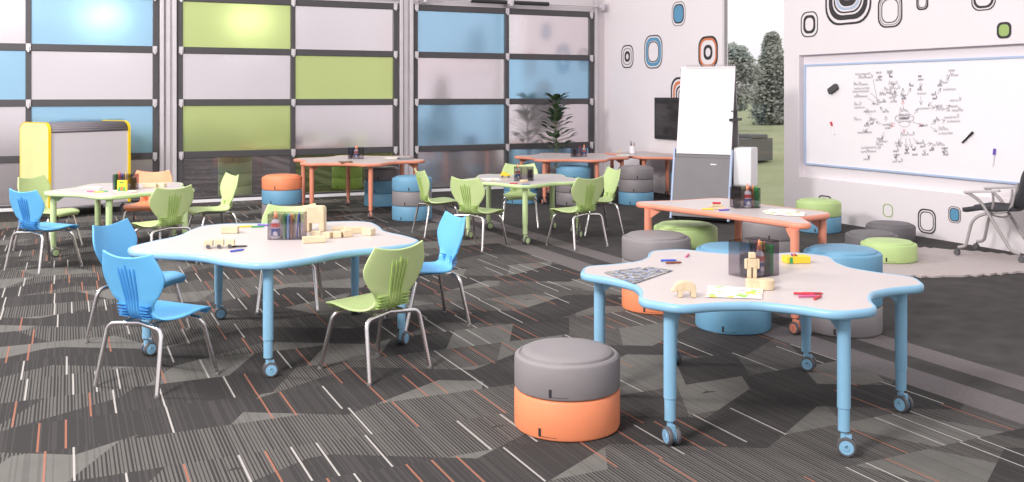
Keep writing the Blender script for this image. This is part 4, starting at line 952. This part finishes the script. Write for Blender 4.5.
bm = bm_new(); lathe(bm, [(.038, 0), (.042, .004), (.045, .11), (.047, .112), (.043, .112), (.04, .008), (0, .008)], 24); obj('cup', bm, WHITE, t)
for k, (u, v, m_, nm) in enumerate(((-.02, 0, BROWN, 'brown'), (.0, .015, BLACKM, 'black'), (.018, -.005, ORW, 'orange'), (.005, -.018, BROWN, 'short brown'), (-.008, .01, LBLUE, 'light blue'))):
    stick(x + u * .6, y + v * .6, Z7 + .0105, .18 - .012 * k, m_, 'pencil', nm + ' pencil standing in the white cup', r=.004, lean=(-v * 8, u * 8), tipm=BLACKM, group='pencils in the white cup')
x, y = g(619, 154, Z7); t = thing('toy_giraffe', (x, y, Z7 + .001), VIEWROT, 'tiny wooden animal left of the pencil cup', 'toy')
bm = bm_new(); prism(bm, [(-.03, 0), (-.03, .035), (.0, .04), (.012, .06), (.014, .085), (.034, .08), (.032, .068), (.024, .064), (.022, .03), (.022, 0), (.01, 0), (.008, .02), (-.016, .02), (-.018, 0)][::-1], -.01, .01, Matrix.Rotation(PI / 2, 4, 'X')); obj('body', bm, WOOD, t, smooth=False, bev=.002)

# ================================================================ OUTSIDE THE WINDOW
bm = bm_new(); n = 24; grid = []
for i in range(n + 1):
    row = []
    for j in range(n + 1):
        x = 8.3 + 50 * (i / n) ** 1.6; y = 4 + 62 * j / n; z = -.12 + max(0, (x - 11)) * .055 * (1 if x < 32 else 1) - max(0, x - 32) * .03 + .15 * math.sin(x * .25 + y * .2)
        row.append(bm.verts.new((x, y, min(z, 1.05))))
    grid.append(row)
for i in range(n):
    for j in range(n): bm.faces.new((grid[i][j], grid[i + 1][j], grid[i + 1][j + 1], grid[i][j + 1]))
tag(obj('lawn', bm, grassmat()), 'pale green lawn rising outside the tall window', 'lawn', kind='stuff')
TREE = mat('foliage outdoors', (176, 180, 170), .8, vary=.25, vscale=.9); BARK = mat('bark', (190, 186, 182), .9)  # foliage and bark paled so their colour carries the washed-out outdoor haze
def leafclump(bm, c, r, n, s, rnd):
    for _ in range(n):
        d = Vector((rnd.gauss(0, 1), rnd.gauss(0, 1), rnd.gauss(0, 1))).normalized() * r * rnd.random() ** .4; p = Vector(c) + d
        u = Vector((rnd.gauss(0, 1), rnd.gauss(0, 1), rnd.gauss(0, 1))).normalized() * s; v = u.orthogonal().normalized() * s * .7
        bm.faces.new([bm.verts.new(p + q) for q in (u, v, -u, -v)])
def ground_h(x, y): return min(1.05, -.12 + max(0, (x - 11)) * .055 - max(0, x - 32) * .03 + .15 * math.sin(x * .25 + y * .2))
def tree(px, dist, ytop, kind, label):
    x, y = cs((px - 512) / F * dist, dist); z0 = ground_h(x, y) ; ht = H - (ytop - YH) * dist / F - z0; rnd = random.Random(int(px)); u = dist / F
    t = thing('pine_tree' if kind else 'leafy_tree', (x, y, z0), 0, label, 'tree')
    bm = bm_new(); tube(bm, [(0, 0, 0), (.05, 0, ht * .5), (0, 0, ht * .92)], [ht * .022, ht * .016, ht * .004], 8)
    lf = bm_new()
    if kind:
        for k in range(150):
            f = .06 + .94 * k / 150; R = 18 * u * (1 - f) ** .72 + .1; a = k * 2.4; rr = R * (.45 + .5 * rnd.random())
            tube(bm, [(0, 0, ht * f), (rr * math.cos(a), rr * math.sin(a), ht * f - .1 * rr)], .012, 4, False)
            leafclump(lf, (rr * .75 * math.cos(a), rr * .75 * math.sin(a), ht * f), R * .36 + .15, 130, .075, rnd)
    else:
        for k in range(48):
            a = rnd.random() * 2 * PI; f = .3 + .66 * rnd.random(); R = 26 * u * math.sin(PI * min(.97, max(.05, (f - .14) / .88))) ** .7; rr = R * rnd.random() ** .5
            tube(bm, [(0, 0, ht * (f - .15)), (rr * math.cos(a), rr * math.sin(a), ht * f)], .02, 4, False)
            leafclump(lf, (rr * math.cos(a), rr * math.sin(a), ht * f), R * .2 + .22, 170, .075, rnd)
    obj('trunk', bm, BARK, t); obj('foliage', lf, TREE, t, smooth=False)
tree(772, 34, 36, 1, 'tall conical evergreen outside the window, beside its right edge')
tree(730, 30, 46, 0, 'loose leafy tree outside the window behind the flip chart')
tree(756, 52, 88, 0, 'small distant leafy tree between the two big ones outside')
x, y = cs((752 - 512) / F * 20, 20); bm = bm_new(); zz = ground_h(x, y) + .1; box(bm, x - .35, x + .35, y - .25, y + .25, zz - .05, zz + .42); box(bm, x - .2, x + .2, y - .27, y + .27, zz + .42, zz + .5)
tag(obj('utility_box', bm, mat('utility grey', (120, 118, 116), .8), smooth=False, bev=.02), 'dark grey utility box on the lawn outside the window', 'box')

for o in bpy.data.objects:
    if '_used' in o: del o['_used']
bpy.context.view_layer.update()
